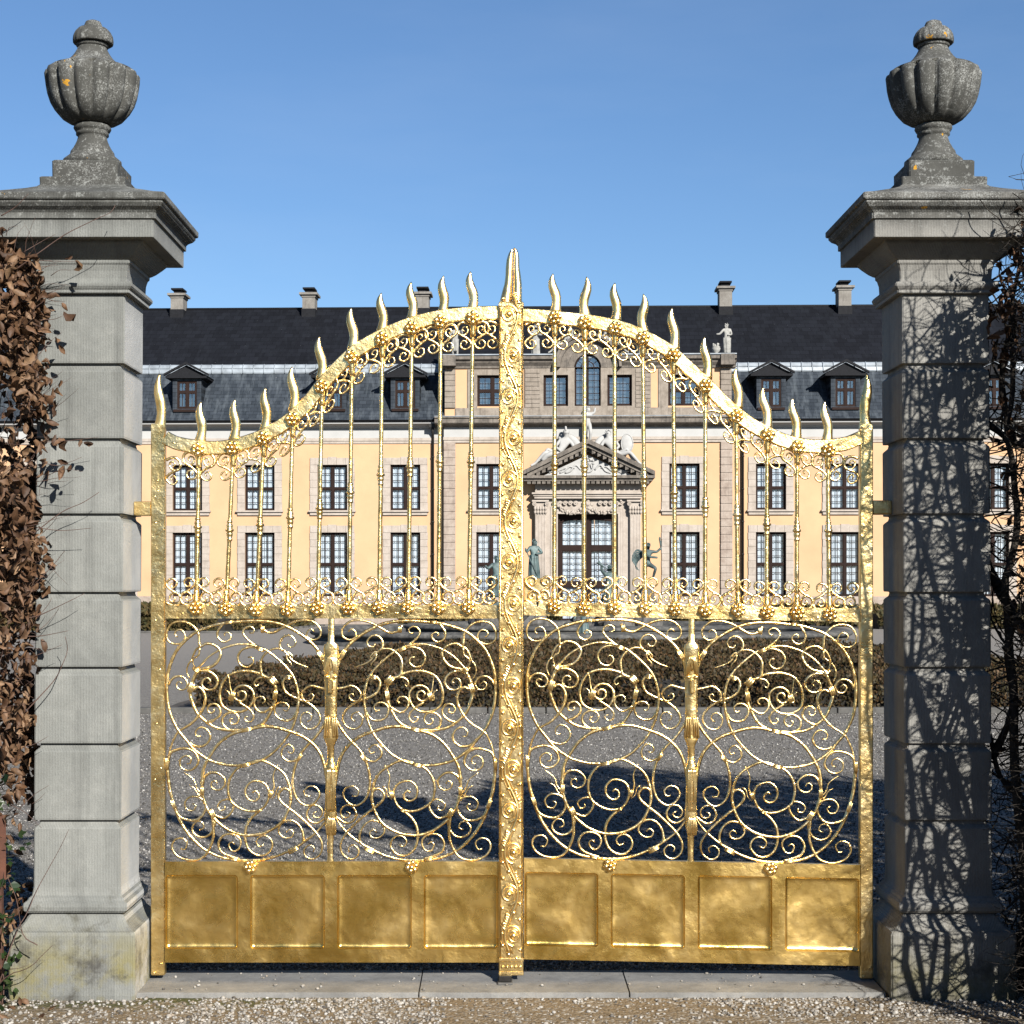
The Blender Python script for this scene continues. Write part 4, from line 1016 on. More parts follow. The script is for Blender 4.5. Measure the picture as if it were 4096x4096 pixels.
# quoins
for sg in (-1,1):
    mb=MB(); x0,x1=sorted((sg*(570*SP-QW),sg*(570*SP+.06))); z=lz(2385); n=0; step=(lz(1772)-z)/20
    for k in range(20): mb.bbox(x0,x1,YR-.13,YR+.2,z+k*step+.012,z+(k+1)*step-.012,.02)
    mb.box(x0+.02,x1-.02,YR-.09,YR+.2,z,lz(1772)); mb.build('quoin',M['pstone'],PAL)
# entablature of centre block
x0,x1=XL-.05,XR+.05
mb=MB(); mb.box(x0,x1,YR-.10,YR+.3,zc,lz(1762)); mb.box(x0-.03,x1+.03,YR-.15,YR+.3,lz(1762)+.002,lz(1750)); mb.build('architrave',M['pstone_pale'],PAL)
mb=MB(); mb.box(x0,x1,YR-.06,YR+.3,lz(1750)+.002,lz(1711)); mb.build('frieze',M['white_render'],PAL)
mb=MB(); mb.prism_x([(YR+.4,lz(1711)+.002),(YR-.12,lz(1711)+.002),(YR-.20,lz(1706)),(YR-.55,lz(1700)),(YR-.62,lz(1696)),(YR-.62,lz(1680)),(YR-.70,lz(1678)),(YR-.70,lz(1672)),(YR+.4,lz(1665))],x0-.5,x1+.5); mb.build('cornice',M['pstone_dark'],PAL)
mb=MB(); mb.prism_x([(YR+.4,lz(1665)+.003),(YR-.72,lz(1672)+.003),(YR-.72,lz(1672)+.04),(YR+.4,lz(1665)+.04)],x0-.5,x1+.5); mb.build('lead_flashing',M['lead'],PAL)
# attic storey
ZS0,ZS1=lz(1672),lz(1634); AZ0,AZ1=lz(1627),lz(1503)
ww1=98*SP; wa=146*.8282*SP
window_set('att',wa,AZ1-AZ0,2,[2,2],[.5],'glass_dark','blind',.10); window_set('att2',ww1,AZ1-AZ0,3,[4],[],'glass_dark','blind',.10,1)
ops=[]
for sg in (-1,1):
    c=sg*380*SP; ops.append((c-wa/2,c+wa/2,AZ0,AZ1)); place_window('att',c,YR+.2,AZ0)
    c=sg*127*SP; ops.append((c-ww1/2,c+ww1/2,AZ0,AZ1)); place_window('att2',c,YR+.2,AZ0)
aw=52*SP; asp=lz(1474); ops.append((-aw,aw,AZ0,asp))
mb=MB(); wall_open(mb,XL,XR,ZS0,lz(1476),ops,YR,.6); mb.build('attic_wall',M['render'],PAL)
mb=MB(); yq=YR-.07      # stone facing around the middle windows
sops=[(o[0],o[1],o[2],o[3]) for o in ops if abs((o[0]+o[1])/2)<3]
wall_open(mb,-251*SP,251*SP,ZS1,lz(1476)-.002,sops,yq,.07)
for sx in (-1,1):
    mb.add([(sx*251*SP,yq,ZS1),(sx*251*SP,YR,ZS1),(sx*251*SP,YR,lz(1476)),(sx*251*SP,yq,lz(1476))],[(0,1,2,3)])
    for k in range(9):        # rusticated strips
        z=ZS1+(lz(1480)-ZS1)*k/9
        xa,xb=sorted((sx*190*SP,sx*249*SP)); mb.bbox(xa,xb,yq-.04,yq+.03,z+.012,z+(lz(1480)-ZS1)/9-.012,.012)
    xa,xb=sorted((sx*(380*SP-wa/2-.55),sx*(380*SP-wa/2)))
    mb.box(xa,xb,YR-.07,YR+.1,ZS1,lz(1480)); xa,xb=sorted((sx*(380*SP+wa/2+.55),sx*(380*SP+wa/2))); mb.box(xa,xb,YR-.07,YR+.1,ZS1,lz(1480))
    xa,xb=sorted((sx*(380*SP-wa/2),sx*(380*SP+wa/2))); mb.box(xa,xb,YR-.07,YR+.1,AZ1,lz(1480))
    xa,xb=sorted((sx*527*SP,sx*570*SP))
    for k in range(7):
        z=ZS1+(lz(1480)-ZS1)*k/7; mb.bbox(xa,xb,YR-.12,YR+.2,z+.012,z+(lz(1480)-ZS1)/7-.012,.015)
    mb.box(xa+.02,xb-.02,YR-.08,YR+.1,ZS1,lz(1480))
mb.box(-527*SP,527*SP,YR-.09,YR+.1,ZS0,ZS1-.003); mb.build('attic_stonework',M['pstone_attic'],PAL)
# attic cornice, interrupted by the arch
ZC0,ZC1=lz(1476),lz(1428)
rO=132*SP
mb=MB()
for sg in (-1,1):
    xa,xb=sorted((sg*rO*.98,sg*(570*SP+.25)))
    mb.prism_x([(YR+.6,ZC0),(YR-.10,ZC0),(YR-.12,ZC0+.12),(YR-.30,ZC0+.30),(YR-.34,ZC0+.42),(YR-.50,ZC0+.47),(YR-.52,ZC1-.05),(YR+.6,ZC1)],xa,xb)
    xa,xb=sorted((sg*525*SP,sg*(572*SP+.1))); mb.box(xa,xb,YR-.62,YR+.5,ZC0+.1,ZC1+.02)
mb.build('attic_cornice',M['pstone_dark'],PAL)
mb=MB()
for sg in (-1,1):
    xa,xb=sorted((sg*rO*1.0,sg*(570*SP+.25))); mb.box(xa,xb,YR-.54,YR+.6,ZC1+.003,ZC1+.07)
mb.box(-570*SP,570*SP,YR+.1,3.0,ZC1-.1,ZC1+.0); mb.build('lead_flashing',M['lead'],PAL)
# round arched hood
mb=MB(); zc0=asp
for (ri,ro,y0) in ((aw+.02,aw+.38,YR-.10),(aw+.39,rO-.34,YR-.09),(rO-.33,rO-.12,YR-.36),(rO-.115,rO+.03,YR-.52)):
    n=24; v=[];f=[]
    for k in range(n+1):
        a=math.pi*k/n
        for r in (ri,ro):
            for y in (y0,YR+.6): v.append((r*math.cos(a),y,zc0+r*math.sin(a)))
    for k in range(n):
        o=4*k; f+=[(o,o+4,o+6,o+2),(o+2,o+6,o+7,o+3),(o,o+1,o+5,o+4)]
    mb.add(v,f)
mb.build('arch_hood',M['pstone_dark'],PAL)
mb=MB(); n=16; v=[(0,YR+.3,asp)]+[(aw*math.cos(math.pi*k/n),YR+.3,asp+aw*math.sin(math.pi*k/n)) for k in range(n+1)]
hh=asp-AZ0; mb.add([(-aw,YR+.3,AZ0),(aw,YR+.3,AZ0),(aw,YR+.3,asp),(-aw,YR+.3,asp)],[(0,1,2,3)]); mb.add(v,[(0,k,k+1) for k in range(1,n+1)])
bl=None
f=MB(); f.box(-aw,-aw+.1,YR+.1,YR+.2,AZ0,asp); f.box(aw-.1,aw,YR+.1,YR+.2,AZ0,asp); f.box(-.06,.06,YR+.09,YR+.2,AZ0,asp+aw*.9); f.box(-aw,aw,YR+.1,YR+.2,asp-.05,asp+.05); f.box(-aw,aw,YR+.1,YR+.2,AZ0,AZ0+.1)
for k in range(1,6): z=AZ0+hh*k/6; f.box(-aw+.1,aw-.1,YR+.125,YR+.165,z-.017,z+.017)
for x in (-.5,.5): f.box(x*aw-.017,x*aw+.017,YR+.125,YR+.166,AZ0,asp)
f.tube([(aw*.97*math.cos(math.pi*k/n),YR+.15,asp+aw*.97*math.sin(math.pi*k/n)) for k in range(n+1)],.06,5); f.tube([(aw*.5*math.cos(math.pi*k/n),YR+.15,asp+aw*.5*math.sin(math.pi*k/n)) for k in range(n+1)],.03,5)
for a in (36,72,108,144): f.tube([(aw*.5*math.cos(R(a)),YR+.15,asp+aw*.5*math.sin(R(a))),(aw*.97*math.cos(R(a)),YR+.15,asp+aw*.97*math.sin(R(a)))],.02,4)
aww=f.build('window',M['wood'],PAL); mb.build('blind',M['blind'],aww)
g=MB(); g.add([(x,YR+.15,z) for x,_,z in [(-aw,0,AZ0),(aw,0,AZ0),(aw,0,asp),(-aw,0,asp)]],[(0,1,2,3)]); g.add([(x,YR+.15,z) for x,_,z in v],[(0,k,k+1) for k in range(1,n+1)]); g.build('pane',M['glass_dark'],aww)
# downpipes at the corners
for px in (1731,2967):
    mb=MB(); x=lx(px); mb.tube([(x,-.14,0),(x,-.14,lz(1740)),(x+.0,-.45,lz(1712))],.075,8)
    for k in range(5): mb.tube([(x-.0,-.14,lz(2350-130*k)),(x,-.14,lz(2350-130*k)+.08)],.095,8)
    mb.box(x-.2,x+.2,-.62,-.30,lz(1712),lz(1685)); mb.build('downpipe',M['iron'],PAL)

# ------------------------------------------------------------------ portal
PS=M['pstone_pale']
mb=MB(); YP=YR-.28
xo=225*SP
def pb(x0,x1,y0,y1,z0,z1): mb.box(x0,x1,y0,y1,z0,z1)
zarch=lz(1997); 
wall_open(mb,-203*SP,203*SP,0,zarch,[(dx0,dx1,0,dzt)],YP+.1,.6)
for sx in (-1,1): mb.add([(sx*203*SP,YP+.1,0),(sx*203*SP,YR,0),(sx*203*SP,YR,zarch),(sx*203*SP,YP+.1,zarch)],[(0,1,2,3)])
for k,(w_,y_) in enumerate(((.42,.06),(.28,.0),(.14,-.05))):   # stepped architrave round the door
    mb.box(dx0-w_,dx0-w_+.13,YP+y_,YP+.099,0,dzt+w_); mb.box(dx1+w_-.13,dx1+w_,YP+y_,YP+.099,0,dzt+w_); mb.box(dx0-w_+.131,dx1+w_-.131,YP+y_,YP+.099,dzt+w_-.13,dzt+w_)
mb.build('portal_surround',PS,PAL)
for sg in (-1,1):
    c=sg*188*SP; hw=21*SP; mb=MB()
    mb.box(c-hw,c+hw,YP-.12,YP+.098,.5,lz(2062))
    for k in range(7): xx=c-hw+.05+(2*hw-.1)*k/6; mb.tube([(xx,YP-.12,.9),(xx,YP-.12,lz(2066))],.028,5)
    mb.box(c-hw-.12,c+hw+.12,YP-.24,YP+.097,0,.5)
    mb.build('pilaster',PS,PAL)
    mb=MB(); zb=lz(2062); zt_=lz(2003); hh=zt_-zb
    mb.box(c-hw*1.05,c+hw*1.05,YP-.14,YP+.096,zb+.002,zb+.06)
    mb.prism([(c-hw*.95,zb+.06),(c+hw*.95,zb+.06),(c+hw*1.5,zt_-.1),(c-hw*1.5,zt_-.1)],YP-.15,YP+.095)
    mb.box(c-hw*1.6,c+hw*1.6,YP-.30,YP+.09,zt_-.10,zt_)
    for row in range(2):
        for k in range(5):
            xx=c-hw+2*hw*k/4; mb.ball((xx,YP-.18-.05*row,zb+.18+row*.2),.09,7,5,(1,.8,1.5))
    for sx in (-1,1):
        mb.tube([(c+sx*hw*1.2+.12*(1-q/26)*math.cos(q*.5),YP-.26,zt_-.24+.12*(1-q/26)*math.sin(q*.5)) for q in range(24)],.035,5)
    mb.build('capital',PS,PAL)
# entablature and pediment
mb=MB(); w1=205*SP
mb.box(-w1-.1,w1+.1,YP-.20,YR+.05,lz(1997)+.002,lz(1988)); mb.box(-w1-.16,w1+.16,YP-.26,YR+.05,lz(1988)+.002,lz(1980)); mb.box(-w1-.24,w1+.24,YP-.36,YR+.05,lz(1980)+.002,lz(1973))
mb.box(-w1-.06,w1+.06,YP-.18,YR+.05,lz(1973)+.002,lz(1942)); mb.box(-w1-.14,w1+.14,YP-.26,YR+.05,lz(1942)+.002,lz(1936))
mb.build('entablature',PS,PAL)
PW=262*SP; zp0=lz(1927,-.7); zp1=lz(1904,-1); zap=lz(1776,-1)
mb=MB(); mb.box(-PW+.35,PW-.35,YP-.50,YR+.05,lz(1936)+.002,zp0)
n=25
for k in range(n):
    x=-PW+.42+(2*PW-.84)*k/(n-1); mb.box(x-.10,x+.10,YP-.78,YP-.501,zp0-.16,zp0)
mb.box(-PW+.12,PW-.12,YP-.82,YR+.05,zp0+.002,zp0+.15); mb.box(-PW,PW,YP-.98,YR+.05,zp0+.152,zp1)
for sx in (-1,1):     # raking cornices
    th=.42; L=Vector((PW,zap-zp1)); u=L.normalized(); nn=Vector((-u.y,u.x))
    for (a0,a1,y) in ((-.02,.22,YP-.98),(-.22,-.022,YP-.80),(-.40,-.222,YP-.48)):
        A=Vector((0,zap)); 
        p=[(-PW-.0,zp1+.003+max(0,a0)*0),]
        q=lambda s,a:(sx*(-PW+u.x*s-nn.x*0), zp1+.003+u.y*s+a*1.1)
        Ls=L.length
        s0=0 if a0>-.1 else .35
        mb.prism([q(s0,max(a0,0) if s0==0 else a0),q(Ls,a0),q(Ls,a1),q(s0,a1)],y,YR+.04)
    m=12
    for k in range(1,m):
        s=L.length*k/m; cx_,cz_=sx*(-PW+u.x*s),zp1+u.y*s-.30
        mb.prism([(cx_-.10,cz_-.10-.06),(cx_+.10,cz_-.10+.06*0),(cx_+.10,cz_+.14),(cx_-.10,cz_+.08)] ,YP-.74,YP-.47)
mb.build('pediment',M['pstone_dark'],PAL)
mb=MB(); mb.prism([(-PW+1.2,zp1+.004),(PW-1.2,zp1+.004),(0,zap-.62)],YP-.30,YR+.03)
for sx in (-1,1):
    for k in range(5):
        mb.tube(spline([(sx*(.4+.35*k),YP-.31,zp1+.35+.12*math.sin(k)),(sx*(.7+.35*k),YP-.33,zp1+.62-.09*k),(sx*(1.0+.36*k),YP-.32,zp1+.28),(sx*(1.3+.30*k),YP-.31,zp1+.18)],.08),.055,5)
mb.tube([( .33*math.cos(q*.3),YP-.33,zp1+.62+.40*math.sin(q*.3)) for q in range(22)],.05,5)
mb.tube(spline([(-.2,YP-.34,zp1+.8),(-.02,YP-.36,zp1+.4),(.1,YP-.36,zp1+.75),(.22,YP-.34,zp1+.42)],.05),.04,5)
for k in range(5): mb.ball((-.3+.15*k,YP-.34,zap-.95+.05*(k%2)),.085,7,5)
mb.box(-.38,.38,YP-.36,YP-.29,zap-1.12,zap-1.04)
mb.build('tympanum',M['marble'],PAL)
# garland above the door
mb=MB(); random.seed(5)
for sx in (-1,1):
    for k in range(70):
        t=random.random(); x=sx*(.05+t*1.85); z=lz(2030)-.36*math.sin(t*math.pi)+(.42 if t>.85 else .1)*0+.35*(t**4)
        mb.ball((x,YP-.08+random.uniform(-.06,.03),z+random.uniform(-.09,.09)),random.uniform(.05,.09),6,4)
    for k in range(5):
        cx_=sx*(.7+.3*k); mb.tube([(cx_+.13*(1-q/20)*math.cos(q*.6),YP-.02,lz(2016)+.13*(1-q/20)*math.sin(q*.6)) for q in range(18)],.045,5)
for k in range(24): mb.ball((random.uniform(-.22,.22),YP-.14,lz(2032)+random.uniform(-.4,.35)),random.uniform(.07,.13),6,4)
mb.build('garland',PS,PAL)
# the great door
window_set('door',dx1-dx0,dzt-.05,3,[5,5,4],[.36,.69],'glass','curtain',.24)
d=place_window('door',(dx0+dx1)/2,YR+.30,.05); d.name='portal_door'
mb=MB(); mb.prism([(dx0,dzt-.005),(dx0,dzt-.50),(dx0+.6,dzt-.36),(0,dzt-.30),(dx1-.6,dzt-.36),(dx1,dzt-.50),(dx1,dzt-.005)],YR+.2,YR+.26); mb.build('arched_head',M['wood'],d).location=tuple(-Vector(d.location))
# ------------------------------------------------------------------ hornbeam hedges beside the pillars
rng=np.random.RandomState(11); random.seed(21)
def curl_leaves(P, size, name, mat, parent, org, rs, down=.6):
    """P (k,3): dry curled leaves, each a 3x4 grid island"""
    k=len(P); us=np.linspace(-.5,.5,3); vs=np.linspace(0,1,4)
    U,Vv=np.meshgrid(us,vs); U=U.ravel(); Vv=Vv.ravel()
    wid=np.array([.35,1.0,.85,.12]).repeat(3)
    sz=size*rs.uniform(.6,1.25,k)
    curl=rs.uniform(.4,2.2,k)*rs.choice([-1,1],k); fold=rs.uniform(.2,1.8,k); tw=rs.uniform(-.8,.8,k)
    x=np.repeat(U[None]*wid[None]*.46,k,0)
    y=Vv[None]+0*x
    z=np.abs(x)*fold[:,None]*1.6+ .35*np.sin(Vv[None]*math.pi*.9)*curl[:,None]*.5
    ang=tw[:,None]*(Vv[None]-.3); x2=x*np.cos(ang)-z*np.sin(ang); z2=x*np.sin(ang)+z*np.cos(ang)
    z2+=rs.normal(0,.05,z2.shape)
    L=np.stack([x2,y-.1,z2],2)*sz[:,None,None]
    # axis: hang mostly downward
    d=rs.normal(0,1,(k,3)); d[:,2]-=down*2; d/=np.linalg.norm(d,axis=1)[:,None]
    r=rs.normal(0,1,(k,3)); r-=d*(r*d).sum(1)[:,None]; r/=np.linalg.norm(r,axis=1)[:,None]
    n=np.cross(r,d)
    V=L[:,:,0:1]*r[:,None]+L[:,:,1:2]*d[:,None]+L[:,:,2:3]*n[:,None]+P[:,None]-np.array(org)
    F=[]
    for a in range(3):
        for b in range(2): F.append([a*3+b,a*3+b+1,(a+1)*3+b+1,(a+1)*3+b])
    return np_mesh(name,V,12,mat,parent,True,F)
def branch(mb, p, d, L, r, wob=.35, n=None, grav=0, lo=None, hi=None):
    pts=[Vector(p)]; d=Vector(d).normalized(); n=n or max(4,int(L/.06)); s=L/n
    for i in range(n):
        d=(d+Vector((random.gauss(0,wob),random.gauss(0,wob),random.gauss(0,wob)+grav))*.35).normalized()
        if L>2: d=(d+Vector((0,0,.10))).normalized()
        w=pts[-1]+d*s
        if lo is not None and w.x<lo: d.x=abs(d.x)+.1; w.x=lo
        if hi is not None and w.x>hi: d.x=-abs(d.x)-.1; w.x=hi
        if L>2: w.y=min(max(w.y,p[1]-.25),p[1]+.25)
        pts.append(w)
    mb.tube(pts,lambda t:r*(1-.72*t),5 if r<.006 else 7,1,True)
    return pts
def twig_px(mb, pts, d, r):
    P=[((x-CX)*d/F, d+random.uniform(-.02,.02), H+(CY-y)*d/F) for x,y in pts]
    P=spline(P,.02); mb.tube(P,lambda t:r*(1-.6*t)*(1+.25*max(0,math.sin(t*40))**6),6); return P

# --- left hedge: dense dry leaves
EH=empty('hornbeam_hedge',(-3.1,8.9,0),'tall hornbeam hedge full of dry brown leaves overlapping the sunlit pillar','hedge',None); org=tuple(EH.location)
prof=[(900,0),(960,70),(1040,170),(1150,185),(1300,150),(1420,130),(1600,195),(1700,165),(1800,205),(1900,170),(2000,130),(2150,150),(2300,150),(2450,120),(2600,135),(2700,140),(2800,110),(2900,80),(3000,60),(3300,25),(3600,10),(4000,20)]
def edge(z,d=8.62):
    y=CY-(z-H)*F/d
    x=np.interp(y,[p[0] for p in prof],[p[1] for p in prof])+18; return (x-CX)*d/F
N=15000
z=rng.uniform(.05,4.14,N); y=rng.uniform(8.3,9.5,N); xe=np.array([edge(a) for a in z])
dep=rng.gamma(1.4,.16,N); x=xe-dep+rng.normal(0,.015,N)+.0*(y-8.6)
x=np.where(y>8.78, np.minimum(x,-2.50-rng.uniform(0,.08,N)), x)
cl=np.sin(x*15+z*9)*np.sin(z*13+y*11)+np.sin(z*5.3+x*7)
dens=np.interp(z,[0,.6,1.0,1.5,2.0,2.3,4.1],[.06,.10,.16,.55,.7,.8,1])
keep=(cl>-.35)&(rng.rand(N)<dens); Pl=np.stack([x,y,z],1)[keep]
extra=[]
for (px,py) in ((285,1040),(300,1060),(250,1230),(260,1260),(225,1370),(240,1400),(245,1540),(235,1570),(210,1680),(240,1765),(255,1775),(270,1785),(340,1785),(325,1775),(235,1860),(255,1885),(270,1900),(160,2170),(175,2200),(170,2250)):
    d=8.60; extra.append(((px-CX)*d/F,d,H+(CY-py)*d/F+.02))
Pl=np.concatenate([Pl,np.array(extra)])
curl_leaves(Pl,.064,'leaves',M['deadleaf'],EH,org,rng)
mb=MB()
for k in range(16):
    x=random.uniform(-3.6,-2.75); yy=random.uniform(8.5,9.3)
    pts=branch(mb,(x,yy,0),(random.uniform(-.1,.15),0,1),random.uniform(3.6,4.2),random.uniform(.012,.03),.25,40,0,None,-2.66)
    for q in range(3,40,2):
        p=pts[q]; b=branch(mb,p,(random.uniform(-.4,1),random.uniform(-.9,.5),random.uniform(-.1,.7)),random.uniform(.25,.5),.005,.5,None,0,None,-2.52)
        for w in b[2::2]: branch(mb,w,(random.uniform(-.5,1),random.uniform(-.7,.6),random.uniform(-.5,.6)),random.uniform(.08,.16),.0022,.5,4,0,None,-2.47)
v=np.array(mb.v); 
mb.build('branches',M['bark'],EH,org)
mb=MB()
for pts,d,r in (([(60,1075),(141,1024),(232,958),(290,925),(400,870),(440,850),(458,818)],8.42,.0034),([(0,860),(60,825),(118,778)],8.45,.003),([(100,1010),(170,960),(220,936)],8.45,.002),([(20,940),(35,910),(75,905)],8.45,.002),([(60,2190),(149,2121),(248,2047),(330,2010),(393,1968)],8.62,.0034),([(100,2100),(166,2113),(250,2122),(366,2113)],8.62,.0026),([(60,2380),(141,2333),(215,2258),(240,2225),(261,2204)],8.62,.003),([(70,2470),(145,2465),(273,2407),(335,2374)],8.62,.003),([(150,2470),(190,2420),(208,2390)],8.62,.002),([(90,2640),(140,2624),(200,2600),(252,2578)],8.62,.0022),([(60,2540),(150,2545),(275,2523)],8.64,.003),([(100,2850),(149,2797),(215,2720),(250,2660),(266,2600),(264,2546)],8.62,.0035),([(90,2990),(140,2975),(192,2945)],8.62,.0018),([(80,3230),(136,3178),(194,3142)],8.62,.002),([(130,3215),(160,3195),(178,3172)],8.62,.0016),([(40,3220),(100,3250),(170,3310)],8.62,.002),([(130,1040),(200,1045),(310,1044)],8.58,.002),([(200,1100),(240,1080),(280,1080)],8.58,.0018),([(180,1190),(220,1205),(265,1208)],8.58,.0018),([(160,1280),(210,1275),(252,1265)],8.58,.002),([(170,1850),(225,1862),(285,1848),(325,1828)],8.6,.002),([(190,1900),(260,1878),(330,1886)],8.6,.0018),([(150,1770),(260,1765),(395,1748)],8.6,.002),([(150,3780),(90,3740),(70,3600),(30,3500)],8.5,.003),([(30,3880),(80,3870),(120,3855)],8.5,.002)):
    twig_px(mb,pts,d,r)
for k in range(150):
    z=random.uniform(1.5,4.0); x=edge(z)-random.uniform(0,.25); branch(mb,(x,random.uniform(8.35,8.75),z),(random.uniform(-.2,1),random.uniform(-.6,.2),random.uniform(-.3,.7)),random.uniform(.08,.28),.0019,.35,6)
mb.build('twigs',M['twig'],EH,org)
# ivy at its foot
EI=empty('ivy_plant',(-2.52,8.55,0),'dark green ivy climbing at the foot of the leafy brown hedge','ivy'); org=tuple(EI.location)
k=230; zz=rng.beta(1,1.9,k)*1.5; Pi=np.stack([edge(0)-.03+rng.normal(0,.055,k)-.05*zz,8.55+rng.normal(0,.09,k),zz+.03],1)
def flat_leaves(P,size,name,mat,parent,org,rs):
    k=len(P); sh=np.array([(0,-.5,0),(.32,-.28,.03),(.55,.0,-.02),(.25,.15,.04),(0,.62,-.05),(-.25,.15,.04),(-.55,0,-.02),(-.32,-.28,.03)])
    d=rs.normal(0,1,(k,3)); d[:,2]-=.6; d/=np.linalg.norm(d,axis=1)[:,None]; r=rs.normal(0,1,(k,3)); r-=d*(r*d).sum(1)[:,None]; r/=np.linalg.norm(r,axis=1)[:,None]; n=np.cross(r,d)
    s=size*rs.uniform(.6,1.3,k); L=sh[None]*s[:,None,None]
    V=L[:,:,0:1]*r[:,None]+L[:,:,1:2]*d[:,None]+L[:,:,2:3]*n[:,None]+P[:,None]-np.array(org)
    return np_mesh(name,V,8,mat,parent,False,[list(range(8))])
flat_leaves(Pi,.045,'leaves',M['ivy'],EI,org,rng)
mb=MB()
for q in range(7): branch(mb,(edge(0)-.05+random.uniform(-.05,.05),8.55,0),(random.uniform(-.1,.1),0,1),random.uniform(.5,1.4),.004,.35,20)
mb.build('stems',M['twig'],EI,org)
# fallen leaves
o=curl_leaves(np.stack([rng.uniform(-2.7,-2.2,12),rng.uniform(8.3,8.62,12),np.full(12,.02)],1),.055,'fallen_leaves',M['deadleaf'],None,(0,0,0),rng,0); struct(o,'stuff'); tag(o,'dry brown leaves fallen on the gravel at the foot of the leafy hedge','leaves')
# rusty plate in the left hedge
e=empty('rusty_post',(-2.60,8.60,0),'rusty iron post low at the edge of the leafy brown hedge','post'); 
mb=MB(); mb.bbox(-.045,.035,-.01,.03,0,.95,.004); mb.build('post',M['rust'],e); mb=MB(); mb.bbox(-.07,.06,-.02,-.0101,.66,1.0,.004); mb.build('plate',M['rust'],e)

# --- right hedge: mostly bare branches
random.seed(33)
ER=empty('hornbeam_hedge',(3.3,8.7,0),'tall mostly bare hornbeam hedge of dark tangled branches casting shadows on the dappled pillar','hedge'); org=tuple(ER.location)
mb=MB(); tips=[]
def lim(p):   # keep clear of the pillar
    return not (p.x<2.70 and p.y>8.50)
for k in range(56):
    x=2.80+1.1*(k%14)/14+random.uniform(-.03,.03); yy=random.uniform(8.3,9.3) if k<12 else random.uniform(7.6,8.35)
    if yy>8.3: x=max(x,2.86)
    pts=branch(mb,(x,yy,0),(random.uniform(-.02,.1),random.uniform(-.03,.03),1),random.uniform(4.0,4.5),random.uniform(.014,.034),.22,46,0,2.74)
    for q in range(3,46,1):
        p=pts[q]
        dd=(random.uniform(-1,.5),random.uniform(-.9,.4),random.uniform(-.5,.7)) if random.random()<.7 else (random.uniform(-.6,1),random.uniform(-.6,.8),random.uniform(-.3,.6))
        b=branch(mb,p,dd,random.uniform(.22,.55),random.uniform(.004,.009),.55,None,0,2.56 if p.y<8.5 else 2.69)
        cut=next((i for i,w in enumerate(b) if w.x<2.70 and w.y>8.45),len(b))
        for w in b[2:cut:2]:
            c=branch(mb,w,(random.uniform(-.9,.7),random.uniform(-.8,.6),random.uniform(-.6,.6)),random.uniform(.08,.24),.0028,.5,4,0,2.50 if w.y<8.5 else 2.69); tips.append(c[-1])
# one thick slanting limb beside the pillar and gnarled crossing limbs
for P,r in (([(2.66,9.1,2.42),(2.74,8.95,2.18),(2.86,8.8,1.9),(3.05,8.7,1.7)],.034),([(2.72,9.0,1.25),(2.80,8.9,1.55),(2.76,8.85,1.9),(2.95,8.8,2.3)],.022),([(2.70,9.1,3.1),(2.85,8.9,2.95),(3.1,8.8,2.9)],.02),([(2.80,8.9,2.95),(2.74,8.9,3.3),(2.78,8.8,3.7)],.02),([(2.9,8.8,1.0),(2.74,8.9,1.15),(2.70,9.0,1.4)],.016)):
    mb.tube(spline(P,.03),lambda t,r=r:r*(1-.3*t)*(1+.12*math.sin(t*23)),8)
# drop any vertex ring that ended up inside the pillar
V=np.array(mb.v); bad=(V[:,0]<2.675)&(V[:,0]>2.15)&(V[:,1]>8.78)&(V[:,2]<3.95)
F2=[f for f in mb.f if not any(bad[i] for i in f)]; mb.sm=[True]*len(F2); mb.f=F2
mb.build('branches',M['bark'],ER,org)
mb=MB()
for pts,d,r in (([(3925,797),(3960,850),(4040,905),(4096,940)],8.5,.003),([(3985,948),(4030,900),(4045,850)],8.5,.002),([(3996,1010),(4040,960),(4060,900),(4046,860)],8.5,.002),([(4096,990),(4060,960),(4020,940)],8.5,.002)):
    twig_px(mb,pts,d,r)
for k in range(700):
    z=random.uniform(.2,4.1); yy=random.uniform(7.9,8.6); x=max(2.62,2.70+(random.random()**2)*.25-.25*(8.5-yy))
    branch(mb,(x,yy,z),(random.uniform(-1,.3),random.uniform(-.6,.3),random.uniform(-.4,.6)),random.uniform(.1,.30),.0024,.4,6,0,2.50 if yy<8.45 else 2.69)
mb.build('twigs',M['bark'],ER,org)
N=2600
z=rng.uniform(.4,4.25,N); y=rng.uniform(7.7,9.3,N); x=2.70+rng.gamma(1.5,.30,N)
x=np.where((y>8.5)&(x<2.74),2.74,x); cl=np.sin(x*14+z*9)*np.sin(z*11+y*9)
keep=(rng.rand(N)<np.interp(z,[.4,2.3,3.0,3.5,4.2],[.10,.16,.30,.85,1]))&(cl>-.3)
ex=[]
for (px,py,d) in ((4060,990,8.6),(4075,1010,8.6),(4020,1060,8.65),(4000,1120,8.7),(3985,1180,8.7),(3975,1230,8.7),(4030,1250,8.7),(3970,1290,8.7),(4060,1300,8.7),(4010,1330,8.7),(3990,1400,8.7),(4040,1420,8.7),(4080,1380,8.7),(4000,1600,8.7),(4060,1720,8.7)):
    for q in range(4): ex.append(((px-CX)*d/F+random.uniform(-.02,.03),d+random.uniform(-.05,.05),H+(CY-py)*d/F+random.uniform(-.03,.03)))
for q in range(170): ex.append((2.66+abs(random.gauss(0,.16)),random.uniform(8.05,8.42),random.uniform(3.45,4.02)))
for q in range(60): ex.append((2.66+abs(random.gauss(0,.10)),random.uniform(8.0,8.42),random.uniform(1.9,2.5)))
curl_leaves(np.concatenate([np.stack([x,y,z],1)[keep],np.array(ex)]),.058,'leaves',M['deadleaf_dk'],ER,org,rng)
